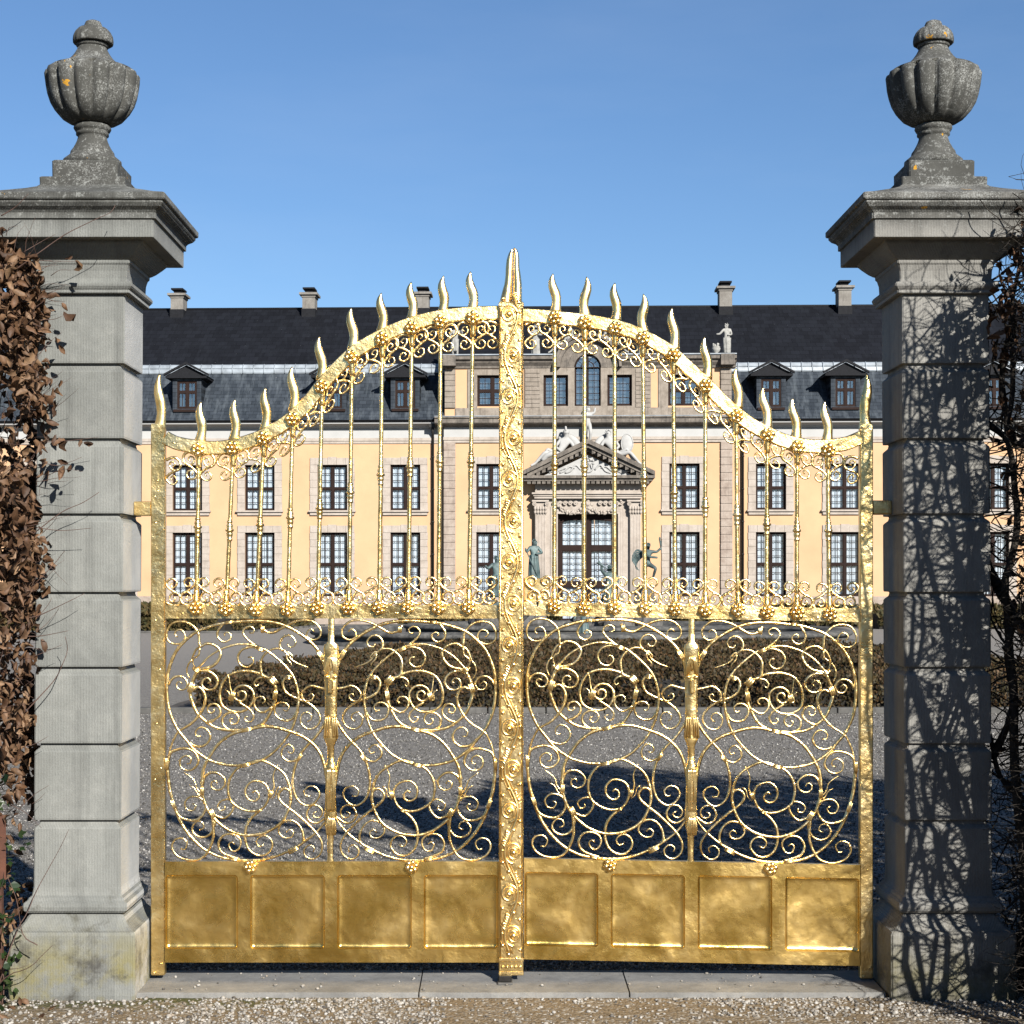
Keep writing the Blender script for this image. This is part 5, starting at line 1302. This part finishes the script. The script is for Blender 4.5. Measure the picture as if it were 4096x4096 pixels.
# tangle of thin branches right beside the pillar
mb=MB()
for k in range(300):
    z=random.uniform(.1,4.0); yy=random.uniform(8.55,9.4); x=random.uniform(2.72,3.0)
    branch(mb,(x,yy,z),(random.uniform(-1,1),random.uniform(-.4,.4),random.uniform(-.6,.9)),random.uniform(.2,.5),random.uniform(.003,.007),.55,8,0,2.675)
mb.build('branches',M['bark'],ER,org)
# hedge continuing to the right of the frame (its shadow lies on the courtyard)
EX=empty('hornbeam_hedge',(6.2,9.3,0),'taller continuation of the bare hornbeam hedge whose shadow falls over the courtyard gravel','hedge'); org=tuple(EX.location)
N=26000; x=rng.uniform(3.3,11.5,N); top=4.95+.35*np.sin(x*1.3)+.25*np.sin(x*3.1+1)+.25*np.clip(x-4,0,2); z=rng.rand(N)**.8*top; y=rng.uniform(8.7,9.9,N)
curl_leaves(np.stack([x,y,z],1),.13,'leaves',M['deadleaf_dk'],EX,org,rng)
mb=MB()
for k in range(40):
    pts=branch(mb,(3.6+k*.2,9.3+random.uniform(-.3,.3),0),(0,0,1),random.uniform(4,5),.03,.25,20)
    for q in range(4,20): branch(mb,pts[q],(random.uniform(-1,1),random.uniform(-.6,.6),.5),.6,.01,.4,5)
mb.build('branches',M['bark'],EX,org)

# unseen hedge added behind the viewpoint to darken reflections in the gilding
EB=empty('reflection_hedge',(0,-12,0),'tall dark hedge added behind the viewpoint to darken reflections in the gilded gate','hedge'); org=tuple(EB.location)
N=9000; x=rng.uniform(-22,22,N); z=rng.uniform(0,4.6,N); curl_leaves(np.stack([x,rng.uniform(-12.4,-11.1,N),z],1),.22,'leaves',M['deadleaf_dk'],EB,org,rng)
mb=MB(); mb.box(-22,22,-12.4,-11.6,0,4.3); mb.build('inner_twigs',M['core'],EB,org)

# ------------------------------------------------------------------ parterre beds
def box_hedge(path, w, h, label, n, size, mat, base=0.0, group='low clipped hedges of the parterre', shag=.06):
    """low clipped hedge following a path of (x,y): dark core plus leaf sprays through its outer shell"""
    P=spline([(a,b,0) for a,b in path],.5); P=[p for p in P]
    c=P[len(P)//2]; e=empty('low_hedge',(c.x,c.y,base),label,'hedge',group); org=tuple(e.location)
    m=len(P); v=[];f=[]
    nr=[]
    for i in range(m):
        t=(P[min(i+1,m-1)]-P[max(i-1,0)]).normalized(); q=Vector((-t.y,t.x,0)); nr.append(q); hw=w/2*.86
        for s,z in ((-1,0),(-.98,h*.72),(-.7,h*.90),(.7,h*.90),(.98,h*.72),(1,0)): v.append((P[i].x+q.x*hw*s,P[i].y+q.y*hw*s,base+z+random.uniform(-.02,.02)))
    for i in range(m-1):
        for k in range(5): f.append((i*6+k,(i+1)*6+k,(i+1)*6+k+1,i*6+k+1))
    f.append((0,1,2,3,4,5)); f.append(tuple((m-1)*6+5-k for k in range(6)))
    mb=MB(); mb.add(v,f); mb.build('inner_twigs',M['core'],e,org)
    A=np.array([p[:] for p in P]); Q=np.array([q[:] for q in nr])
    t=rng.uniform(0,m-1.001,n); i=t.astype(int); fr=(t-i)[:,None]
    C=A[i]*(1-fr)+A[i+1]*fr; q=Q[i]
    face=rng.rand(n); s=np.where(face<.50, rng.uniform(-1,1,n), np.sign(rng.rand(n)-.25)*-1*rng.uniform(.86,1.04,n))
    zz=np.where(face<.50, h*rng.uniform(.86,1.05,n), h*rng.uniform(.06,1.0,n))
    lump=1+shag*np.sin(C[:,0]*3.1+C[:,1]*1.7)+shag*.8*np.sin(C[:,0]*7.7+s*4)
    X=C+q*(s*w/2*lump)[:,None]; X[:,2]=base+zz*lump
    bare=(np.sin(X[:,0]*2.3+X[:,1])*np.sin(X[:,0]*.9+2)>.72)&(rng.rand(n)<.75); X=X[~bare]; n=len(X)
    d=rng.normal(0,1,(n,3)); d[:,2]=np.abs(d[:,2])+.3; d/=np.linalg.norm(d,axis=1)[:,None]; r=rng.normal(0,1,(n,3)); r-=d*(r*d).sum(1)[:,None]; r/=np.linalg.norm(r,axis=1)[:,None]
    sz=size*rng.uniform(.6,1.4,n); sh=np.array([(-.22,0),(.22,0),(.30,.55),(0,1.0),(-.30,.55)])
    V=X[:,None]+(sh[None,:,0:1]*r[:,None]+sh[None,:,1:2]*d[:,None])*sz[:,None,None]-np.array(org)
    np_mesh('foliage',V,5,mat,e,False,[[0,1,2,3,4]])
    return e
mb=MB(); n=24
bed=[(-5.9,28.55),(11.6,28.55),(11.6,46),(9.5,50),(-1.5,50),(-3.3,46),(-4.6,42),(-5.5,36),(-5.9,31)]
mb.add([(x,y,.010) for x,y in bed],[tuple(range(len(bed)))]); struct(mb.build('parterre_soil',M['soil']))
mb=MB()
X=-6.1
while X<11.8:
    mb.bbox(X,X+.98,28.30,28.52,0,.105,.012); X+=1.0
struct(mb.build('bed_kerb',M['kerb']))
box_hedge([(-5.2,29.35),(-2,29.35),(2,29.38),(6,29.32),(11.2,29.35)],1.25,.58,'frontmost low hedge of the parterre, along the stone kerb',34000,0.056,M['hedge'])
box_hedge([(-4.9,31.2),(-2,31.4),(.5,31.1),(2.7,31.5)],1.5,.60,'low hedge in the second row, seen through the first gate leaf',16000,0.059,M['hedge'])
box_hedge([(4.0,31.3),(6.4,31.0),(8.4,31.4)],1.3,.58,'low hedge in the second row, near a dark gap in the planting',10000,0.059,M['hedge'])
box_hedge([(8.9,31.9),(10.1,31.2),(11.3,31.4)],1.3,.60,'short low hedge in the second row, beside the dappled pillar',6000,0.059,M['hedge'])
box_hedge([(-4.9,33.6),(-1.5,33.3),(2,33.9),(4.6,33.4),(6.1,33.9)],1.6,.60,'long low hedge in the third row of the parterre',18000,0.066,M['hedge'])
box_hedge([(7.9,34.4),(9.4,33.6),(11.3,33.9)],1.4,.60,'curved low hedge in the third row, behind the second gate leaf',8000,0.066,M['hedge'])
box_hedge([(-4.6,36.2),(-1,36.6),(3,36.2),(7,36.6),(11,36.2)],1.7,.60,'long low hedge in the fourth row of the parterre',22000,0.073,M['hedge'])
box_hedge([(-4.0,39.2),(-.5,39.6),(4,39.2),(8,39.6),(10.8,39.2)],2.0,.60,'long low hedge in the fifth row of the parterre',20000,0.079,M['hedge'])
box_hedge([(-3.1,42.6),(0,42.9),(5,42.5),(10.3,42.8)],2.2,.60,'long low hedge in the sixth row of the parterre',18000,0.086,M['hedge'])
box_hedge([(-1.6,46.4),(2,46.6),(6,46.3),(9.6,46.5)],2.4,.58,'rearmost low hedge of the parterre, in front of the fountain',16000,0.092,M['hedge'])
# far beds before the palace
def fbed(path,w,h,label,n): box_hedge(path,w,h,label,n,.22,M['hedge_far'],0,'clipped hedges before the palace',.03)
fbed([(-34,78.6),(-25,78.6),(-18,78.6),(-13.0,78.6)],2.6,.92,'long clipped hedge before the palace, at the left behind the first gate leaf',12000)
fbed([(-13.4,80.5),(-12.0,85),(-10.6,90)],1.6,.85,'clipped hedge running back to the palace wall, beside the long left hedge',4500)
fbed([(-34,88.5),(-25,88.5),(-15,88.5)],2.4,1.15,'clipped hedge close under the left wing of the palace',7000)
fbed([(-3.9,86.4),(-3.0,85.6),(0,85.4),(3.4,85.6)],2.6,.62,'short rounded clipped hedge behind the fountain, left of the portal axis',6000)
fbed([(5.6,86),(9,85.6),(12.6,85.6),(13.4,86.4)],2.6,.62,'short rounded clipped hedge behind the fountain, right of the portal axis',6000)
fbed([(19.6,85),(26,85),(34,85)],2.4,.86,'clipped hedge before the palace, right beside the dappled pillar',7000)
fbed([(15,89.5),(22,89.4),(34,89.2)],2.0,1.05,'clipped hedge close under the right wing of the palace',6000)
mb=MB()
mb.bbox(-34,-11.7,77.1,77.28,0,.10,.02); mb.prism_x([(77.3,0),(77.3,.1),(77.5,.1),(77.5,0)],-11.9,-11.7)
for k in range(14): mb.box(-11.7+.17*k,-11.5+.17*k,77.4+k*.95,78.3+k*.95,0,.10)
struct(mb.build('far_kerb',M['kerb']))

# ------------------------------------------------------------------ fountain
FX,FY=3.35,65.0
EF=empty('fountain',(FX,FY,0),'wide low stone fountain basin with rock mounds behind the parterre hedges','fountain')
def sup(a,b,n=96,e=2.7):
    out=[]
    for k in range(n):
        t=2*math.pi*k/n; c,s=math.cos(t),math.sin(t)
        q=1+.03*math.cos(4*t)
        out.append((a*q*math.copysign(abs(c)**(2/e),c), b*q*math.copysign(abs(s)**(2/e),s)))
    return out
def ring(mb, secs):
    """sections: list of (a,b,z)"""
    n=96; v=[];f=[]
    for a,b,z in secs: v+=[(x,y,z) for x,y in sup(a,b,n)]
    for k in range(len(secs)-1):
        for i in range(n): j=(i+1)%n; f.append((k*n+i,k*n+j,(k+1)*n+j,(k+1)*n+i))
    mb.add(v,f,True)
mb=MB(); ring(mb,[(10.3,8.3,0),(10.3,8.3,.14),(10.05,8.05,.145),(10.0,8.0,.30)]); ring(mb,[(9.3,7.3,.42),(9.3,7.3,.1)])
mb.build('basin_wall',M['basin'],EF)
mb=MB(); ring(mb,[(9.3,7.3,.40)]+[(9.78+.42*math.cos(t),7.78+.42*math.cos(t),.42+.15*math.sin(t)) for t in [R(a) for a in (180,150,120,90,60,30,0,-30,-60,-90)]]+[(9.98,7.98,.28)])
mb.build('basin_rim',M['basin'],EF)
mb=MB(); ring(mb,[(6.6,5.2,.05),(6.6,5.2,.55)]+[(6.4+.3*math.cos(t),5.0+.3*math.cos(t),.62+.12*math.sin(t)) for t in [R(a) for a in (-60,-30,0,30,60,90,120,150,180)]]+[(6.1,4.7,.05)])
mb.build('inner_step',M['basin'],EF)
mb=MB(); mb.add([(x,y,.06) for x,y in sup(9.4,7.4)],[tuple(range(96))]); mb.build('basin_floor',M['basin'],EF)
def rock(cx,cy,w,d,h,sd):
    rs=np.random.RandomState(sd); mb=MB(); n=18; m=9; v=[];f=[]
    for k in range(m+1):
        t=k/m; r=(1-.62*t**1.1)
        for i in range(n):
            a=2*math.pi*i/n; q=r*(1+rs.uniform(-.16,.16)+.12*math.sin(3*a+sd+k))
            v.append((cx+w/2*q*math.cos(a),cy+d/2*q*math.sin(a),.06+h*t+rs.uniform(-.05,.05)))
    for k in range(m):
        for i in range(n): j=(i+1)%n; f.append((k*n+i,k*n+j,(k+1)*n+j,(k+1)*n+i))
    f.append(tuple(m*n+i for i in range(n)))
    mb.add(v,f); mb.build('rock_mound',M['tufa'],EF)
def fpx(x,d): return (x-CX)*d/F-FX
rock(fpx(2140,62),-3,1.35,1.5,2.25,1); rock(fpx(1935,62),-3,1.4,1.5,1.75,2); rock(fpx(2450,62.5),-2.6,1.9,1.8,1.75,3); rock(fpx(2580,63),-2,1.5,1.6,2.15,4); rock(fpx(2330,66),1,2.2,2,.9,5)

# ------------------------------------------------------------------ statues
BASE=dict(pel=(0,0,.95),spi=(0,0,1.14),che=(0,0,1.34),nec=(0,0,1.52),hea=(0,-.02,1.65),cro=(0,-.01,1.75),
 shL=(.19,0,1.43),elL=(.29,.02,1.15),haL=(.28,-.14,.92),shR=(-.19,0,1.43),elR=(-.29,.02,1.15),haR=(-.28,-.14,.92),
 hiL=(.10,0,.90),knL=(.12,-.04,.50),anL=(.12,.02,.08),toL=(.14,-.16,.04),hiR=(-.10,0,.90),knR=(-.12,-.02,.50),anR=(-.12,.02,.08),toR=(-.14,-.16,.04))
RAD=dict(pel=.135,spi=.12,che=.155,nec=.06,hea=.10,cro=.065,shL=.075,elL=.052,haL=.042,shR=.075,elR=.052,haR=.042,hiL=.105,knL=.068,anL=.047,toL=.038,hiR=.105,knR=.068,anR=.047,toR=.038)
EDG=[('pel','spi'),('spi','che'),('che','nec'),('nec','hea'),('hea','cro'),('che','shL'),('shL','elL'),('elL','haL'),('che','shR'),('shR','elR'),('elR','haR'),('pel','hiL'),('hiL','knL'),('knL','anL'),('anL','toL'),('pel','hiR'),('hiR','knR'),('knR','anR'),('anR','toR')]
def figure(loc, s, mat, label, J={}, rz=0, fat=1.0, robe=None, plinth=None, helm=None, hair=True, extra=None, cat='statue', group=None):
    e=empty('statue',loc,label,cat,group,rz)
    P={**BASE,**J}; keys=list(P)
    me=bpy.data.meshes.new('body'); me.from_pydata([tuple(c*s for c in P[k]) for k in keys],[(keys.index(a),keys.index(b)) for a,b in EDG],[]); me.materials.append(mat)
    o=link('body',me,e); sk=o.modifiers.new('Skin','SKIN'); sk.use_smooth_shade=True
    for i,k in enumerate(keys):
        r=RAD[k]*s*fat; me.skin_vertices[0].data[i].radius=(r,r); me.skin_vertices[0].data[i].use_root=(k=='pel')
    o.modifiers.new('Sub','SUBSURF').levels=1; o.modifiers['Sub'].render_levels=2
    hd=Vector(P['hea'])*s; up=(Vector(P['cro'])-Vector(P['hea'])).normalized()
    mb=MB()
    if helm:
        mb.ball(tuple(hd+up*.06*s),.125*s,12,8); mb.tube(spline([tuple(hd+up*.1*s+Vector((0,-.12,0))*s),tuple(hd+up*.26*s),tuple(hd+up*.16*s+Vector((0,.16,0))*s),tuple(hd+Vector((0,.2,-.08))*s)],.03*s),.04*s,6); mb.build('helmet',mat,e)
    elif hair:
        for k in range(26):
            a=random.uniform(0,6.28); b=random.uniform(-.2,1.2); q=hd+up*.04*s+Vector((math.cos(a)*math.cos(b)*.10,abs(math.sin(a))*math.cos(b)*.11,math.sin(b)*.10))*s
            mb.ball(tuple(q),.035*s,6,4)
        mb.build('hair',mat,e)
    nb=MB(); nb.ball(tuple(hd+Vector((0,-.105,.01))*s),.022*s,6,4,(.7,1,1.3)); nb.build('nose',mat,e)
    if robe:
        z0,z1,r0,r1=robe; rb=MB(); ph=random.random()*6
        rb.lathe([((r0+(r1-r0)*t)*s,(z0+(z1-z0)*t)*s) for t in (0,.08,.25,.45,.65,.85,1)],(P['pel'][0]*s,P['pel'][1]*s,0),40,lambda k,a:1+.10*math.sin(a*7+k*.35+ph)+.05*math.sin(a*13-k*.5),1,.82); rb.build('drapery',mat,e)
    if plinth: pm=MB(); w,h=plinth; pm.bbox(-w,w,-w*.9,w*.9,-h,.02,.02); pm.build('plinth',mat,e)
    if extra: extra(e,s,mat,P)
    return e
def on_pal(px,py,dy):     # palace-local point to world
    v=Vector((lx(px,dy),dy,lz(py,dy))); return tuple(PAL.matrix_basis @ v)
bpy.context.view_layer.update()
PAL_M=Matrix.Translation(PAL.location)@Matrix.Rotation(R(-1.8),4,'Z')
def on_pal(px,py,dy): return tuple(PAL_M@Vector((lx(px,dy),dy,lz(py,dy))))
Gp='white statues on the portal pediment'; Ga='weathered statues along the attic'
mm=M['marble']; gs=M['greystatue']
rec=dict(pel=(.0,0,.22),spi=(.13,0,.42),che=(.24,0,.64),nec=(.30,-.02,.84),hea=(.30,-.05,.98),cro=(.29,-.04,1.08),shL=(.46,0,.70),elL=(.62,-.05,.40),haL=(.42,-.22,.24),shR=(.06,-.02,.72),elR=(-.12,-.12,.48),haR=(.10,-.24,.30),
 hiL=(-.10,-.05,.18),knL=(-.52,-.22,.26),anL=(-.88,-.2,-.16),toL=(-1.06,-.28,-.26),hiR=(-.10,.06,.20),knR=(-.42,-.05,.40),anR=(-.60,-.1,.02),toR=(-.76,-.2,-.06))
def cloak(e,s,mat,P):
    mb=MB(); mb.tube(spline([(.02*s,.16*s,.78*s),(.30*s,.2*s,.88*s),(.58*s,.12*s,.74*s),(.80*s,.02*s,.40*s),(.76*s,-.05*s,.12*s)],.06*s),lambda t:.15*s*(.6+.4*math.sin(t*3.1)),9,.6); mb.tube(spline([(.1*s,-.22*s,.12*s),(-.15*s,-.26*s,.2*s),(-.45*s,-.22*s,.12*s),(-.6*s,-.18*s,-.06*s)],.06*s),.11*s,8); mb.build('cloak',mat,e)
figure(on_pal(2232,1838,-1.0),1.5,mm,'white reclining helmeted statue on the left slope of the portal pediment',rec,R(-1.8),1.12,None,None,True,True,cloak,'statue',Gp)
recM={k:(-v[0],v[1],v[2]) for k,v in rec.items()}
sw=lambda k:k[:-1]+('R' if k.endswith('L') else 'L') if k[-1] in 'LR' else k
recM={sw(k):v for k,v in recM.items()}
def cloak2(e,s,mat,P):
    mb=MB(); mb.tube(spline([(-.02*s,.16*s,.78*s),(-.30*s,.2*s,.88*s),(-.58*s,.12*s,.74*s),(-.78*s,.02*s,.44*s),(-.74*s,-.05*s,.2*s)],.06*s),lambda t:.14*s*(.6+.4*math.sin(t*3.1)),9,.6); mb.build('cloak',mat,e)
    sh=MB(); sh.ball((.42*s,.0,.60*s),.36*s,16,8,(.62,.18,1)); sh.tube([(.42*s+.22*s*math.cos(a),-.02*s,.60*s+.355*s*math.sin(a)) for a in [R(15*k) for k in range(25)]],.025*s,6); sh.build('oval_shield',mat,e)
figure(on_pal(2462,1838,-1.0),1.5,mm,'white reclining statue with an oval shield on the right slope of the portal pediment',recM,R(-1.8),1.12,None,None,False,True,cloak2,'statue',Gp)
figure(on_pal(2348,1772,-.9),1.16,mm,'small white standing putto with a raised arm on the pediment apex',dict(elL=(.34,-.02,1.50),haL=(.38,-.05,1.74),elR=(-.34,0,1.2),haR=(-.46,-.08,1.02),hea=(.02,-.02,1.66),knL=(.16,-.12,.52)),R(-1.8),1.25,None,(.28,.12),False,True,None,'statue',Gp)
def pot(e,s,mat,P):
    mb=MB(); mb.lathe([(.16,0),(.10,.06),(.08,.12),(.22,.26),(.26,.42),(.20,.46),(.24,.50)],(-.62,0,0),14); 
    for k in range(16): mb.ball((-.62+random.uniform(-.15,.15),random.uniform(-.1,.1),.55+random.uniform(-.03,.12)),.07,6,4)
    mb.build('flower_pot',mat,e)
figure(on_pal(2905,1424,-.2),1.02,gs,'pale standing statue with a flower pot on the right end of the attic',dict(elR=(-.42,-.12,1.18),haR=(-.62,-.22,1.16),elL=(.26,-.05,1.16),haL=(.02,-.2,1.12),hea=(-.03,-.04,1.66)),R(-1.8),1.15,(.12,.98,.20,.22),(.30,.10),False,True,pot,'statue',Ga)
figure(on_pal(1820,1424,-.2),1.0,gs,'pale twisting statue on the left end of the attic',dict(che=(.05,0,1.34),shL=(.22,.05,1.46),elL=(.42,0,1.30),haL=(.36,-.15,1.52),elR=(-.32,-.1,1.2),haR=(-.1,-.22,1.12),hea=(.08,-.03,1.66),knR=(-.2,-.15,.5)),R(-1.8),1.2,(.30,1.0,.17,.2),(.28,.10),False,True,None,'statue',Ga)
figure(on_pal(2142,1424,-.2),1.0,gs,'pale standing statue on the attic just right of the gilded post',dict(elL=(.36,-.1,1.2),haL=(.14,-.24,1.22),elR=(-.34,-.05,1.2),haR=(-.2,-.22,1.4)),R(-1.8),1.2,(.1,1.0,.24,.22),(.30,.10),False,True,None,'statue',Ga)
figure(on_pal(2265,1395,-.3),1.0,gs,'pale seated statue leaning on the left flank of the attic arch',rec,R(-1.8),1.2,None,None,False,True,None,'statue',Ga)
figure(on_pal(2440,1395,-.3),1.0,gs,'pale seated statue leaning on the right flank of the attic arch',recM,R(-1.8),1.2,None,None,False,True,None,'statue',Ga)
figure(on_pal(2565,1424,-.2),.98,gs,'pale standing statue on the attic, right of the arch',dict(elL=(.36,0,1.5),haL=(.3,-.1,1.72),elR=(-.32,-.05,1.2),haR=(-.3,-.2,1.0)),R(-1.8),1.2,(.1,1.0,.22,.2),(.3,.1),False,True,None,'statue',Ga)
# bronze figures of the fountain
Gb='bronze figures of the fountain'; bz=M['bronze']
def fp(px,py,d): return ((px-CX)*d/F, d, H+(CY-py)*d/F)
def staff(e,s,mat,P): mb=MB(); mb.tube([(-.42*s,-.12*s,1.42*s),(.10*s,-.22*s,.2*s)],.022*s,6); mb.build('staff',mat,e)
figure(fp(2136,2322,62),.86,bz,'green bronze robed figure with a staff, just right of the gilded post',dict(elL=(.34,-.1,1.2),haL=(.02,-.26,1.16),elR=(-.34,-.06,1.22),haR=(-.40,-.12,1.40),hea=(.04,-.03,1.66)),R(10),1.15,(.02,1.12,.25,.19),(.28,.2),False,True,staff,'statue',Gb)
def torch_wing(e,s,mat,P):
    mb=MB(); h=Vector(P['haL'])*s; mb.tube([tuple(h+Vector((0,0,-.12))*s),tuple(h+Vector((-.04,0,.30))*s)],lambda t:.02*s+.03*s*t,6); mb.ball(tuple(h+Vector((-.06,0,.36))*s),.06*s,6,5,(.7,.7,1.5)); mb.build('torch',mat,e)
    w=MB()
    for k in range(6): w.tube(spline([(-.16*s,.12*s,1.42*s-k*.03*s),(-.40*s,.2*s,1.50*s-k*.10*s),(-.58*s+k*.03*s,.2*s,1.25*s-k*.10*s),(-.60*s+k*.06*s,.18*s,1.02*s-k*.07*s)],.05*s),lambda t:.045*s*(1-.6*t),6,.5)
    w.build('wing',mat,e)
figure(fp(2588,2345,63),.92,bz,'green bronze winged figure raising a torch on the right fountain rock',dict(shL=(.18,-.04,1.44),elL=(.40,-.08,1.42),haL=(.58,-.1,1.60),elR=(.05,-.26,1.22),haR=(.42,-.34,1.18),knL=(.34,-.26,.74),anL=(.24,-.1,.36),toL=(.36,-.2,.30),hea=(.05,-.05,1.66),pel=(-.02,0,.95)),R(0),1.05,None,(.24,.25),False,True,torch_wing,'statue',Gb)
def horn(e,s,mat,P):
    mb=MB(); mb.tube(spline([(-.12*s,-.14*s,1.64*s),(-.30*s,-.2*s,1.74*s),(-.50*s,-.2*s,1.92*s)],.04*s),lambda t:.015*s+.07*s*t**2,8); mb.build('horn',mat,e)
figure(fp(2440,2440,62),.94,bz,'green bronze figure blowing a horn low beside the torch bearer',dict(elR=(-.34,-.12,1.56),haR=(-.36,-.18,1.78),hea=(0,-.06,1.64),nec=(.02,-.02,1.52),elL=(.34,-.05,1.2),haL=(.22,-.2,.98)),R(0),1.15,(.3,1.0,.3,.2),None,False,True,horn,'statue',Gb)
figure(fp(1988,2410,62),.98,bz,'green bronze dark figure partly hidden left of the gilded post',dict(elL=(.32,-.1,1.5),haL=(.20,-.12,1.78),elR=(-.36,-.1,1.3),haR=(-.46,-.2,1.42)),R(0),1.15,(.2,1.05,.26,.2),(.25,.2),False,True,None,'statue',Gb)
figure(fp(2335,2560,57.6),.66,M['bronze'],'small pale green triton figure standing low in the fountain basin',dict(elL=(.36,-.1,1.2),haL=(.2,-.2,1.0),elR=(-.42,-.05,1.3),haR=(-.52,-.1,1.08)),R(0),1.3,(0,.95,.42,.2),None,False,True,None,'statue',Gb)
# bench by the left wing
e=empty('bench',(((722-CX)*92/F),92,0),'dark slatted bench by the palace base, behind the hinge stile and bars','bench')
for nm,bxs in (('seat',[(-.85,.85,-.30+.1*k,-.22+.1*k,.42,.46) for k in range(5)]),('backrest',[(-.85,.85,.24,.28,.55+.12*k,.64+.12*k) for k in range(4)]),('leg',[(-.75,-.68,-.25,.26,0,.42)]),('leg',[(.68,.75,-.25,.26,0,.42)])):
    mb=MB()
    for q in bxs: mb.box(*q)
    mb.build(nm,M['benchw'],e)

# ------------------------------------------------------------------ light, sky, camera
AZ,EL=25.6,26.8
sun=bpy.data.lights.new('sun','SUN'); sun.energy=SUN_E; sun.angle=R(.53); sun.color=(1,.955,.88)
so=bpy.data.objects.new('sun',sun); COL.objects.link(so)
dv=Vector((-math.sin(R(AZ))*math.cos(R(EL)),math.cos(R(AZ))*math.cos(R(EL)),-math.sin(R(EL))))
so.rotation_euler=dv.to_track_quat('-Z','Y').to_euler(); so.location=(6,-12,9)
w=bpy.data.worlds.new('World'); scene.world=w; w.use_nodes=True; nt=w.node_tree
bg=nt.nodes['Background']; sky=nt.nodes.new('ShaderNodeTexSky'); sky.sky_type='NISHITA'; sky.sun_disc=False
sky.sun_elevation=R(EL); sky.sun_rotation=R(180-AZ); sky.altitude=60; sky.air_density=SKY_AIR; sky.dust_density=SKY_DUST; sky.ozone_density=SKY_OZ
tc=nt.nodes.new('ShaderNodeTexCoord'); mp=nt.nodes.new('ShaderNodeMapping'); mp.inputs['Scale'].default_value=(2.2,2.2,9); mp.inputs['Rotation'].default_value=(0,.12,0)
nz=nt.nodes.new('ShaderNodeTexNoise'); nz.inputs['Scale'].default_value=1.6; nz.inputs['Detail'].default_value=7; nz.inputs['Roughness'].default_value=.55
rp=nt.nodes.new('ShaderNodeValToRGB'); rp.color_ramp.elements[0].position=.46; rp.color_ramp.elements[0].color=(0,0,0,1); rp.color_ramp.elements[1].position=.85; rp.color_ramp.elements[1].color=(.07,.07,.07,1)
mx=nt.nodes.new('ShaderNodeMix'); mx.data_type='RGBA'; mx.inputs[7].default_value=(7,7.6,8.4,1)
L=nt.links; L.new(tc.outputs['Generated'],mp.inputs[0]); L.new(mp.outputs[0],nz.inputs['Vector']); L.new(nz.outputs['Fac'],rp.inputs[0]); L.new(rp.outputs[0],mx.inputs[0]); L.new(sky.outputs[0],mx.inputs[6]); L.new(mx.outputs[2],bg.inputs[0])
bg.inputs[1].default_value=SKY_E
cam=bpy.data.cameras.new('camera'); co=bpy.data.objects.new('camera',cam); COL.objects.link(co); scene.camera=co
co.location=(0,0,H); co.rotation_euler=(R(90),0,0); cam.sensor_width=36; cam.lens=F/4096*36; cam.shift_x=(2048-CX)/4096; cam.shift_y=(CY-2048)/4096
cam.clip_start=.1; cam.clip_end=3000
scene.view_settings.view_transform='Standard'; scene.view_settings.look='None'; scene.view_settings.gamma=1; scene.view_settings.exposure=EXPO
scene.cycles.max_bounces=8; scene.cycles.diffuse_bounces=1; scene.cycles.transparent_max_bounces=10
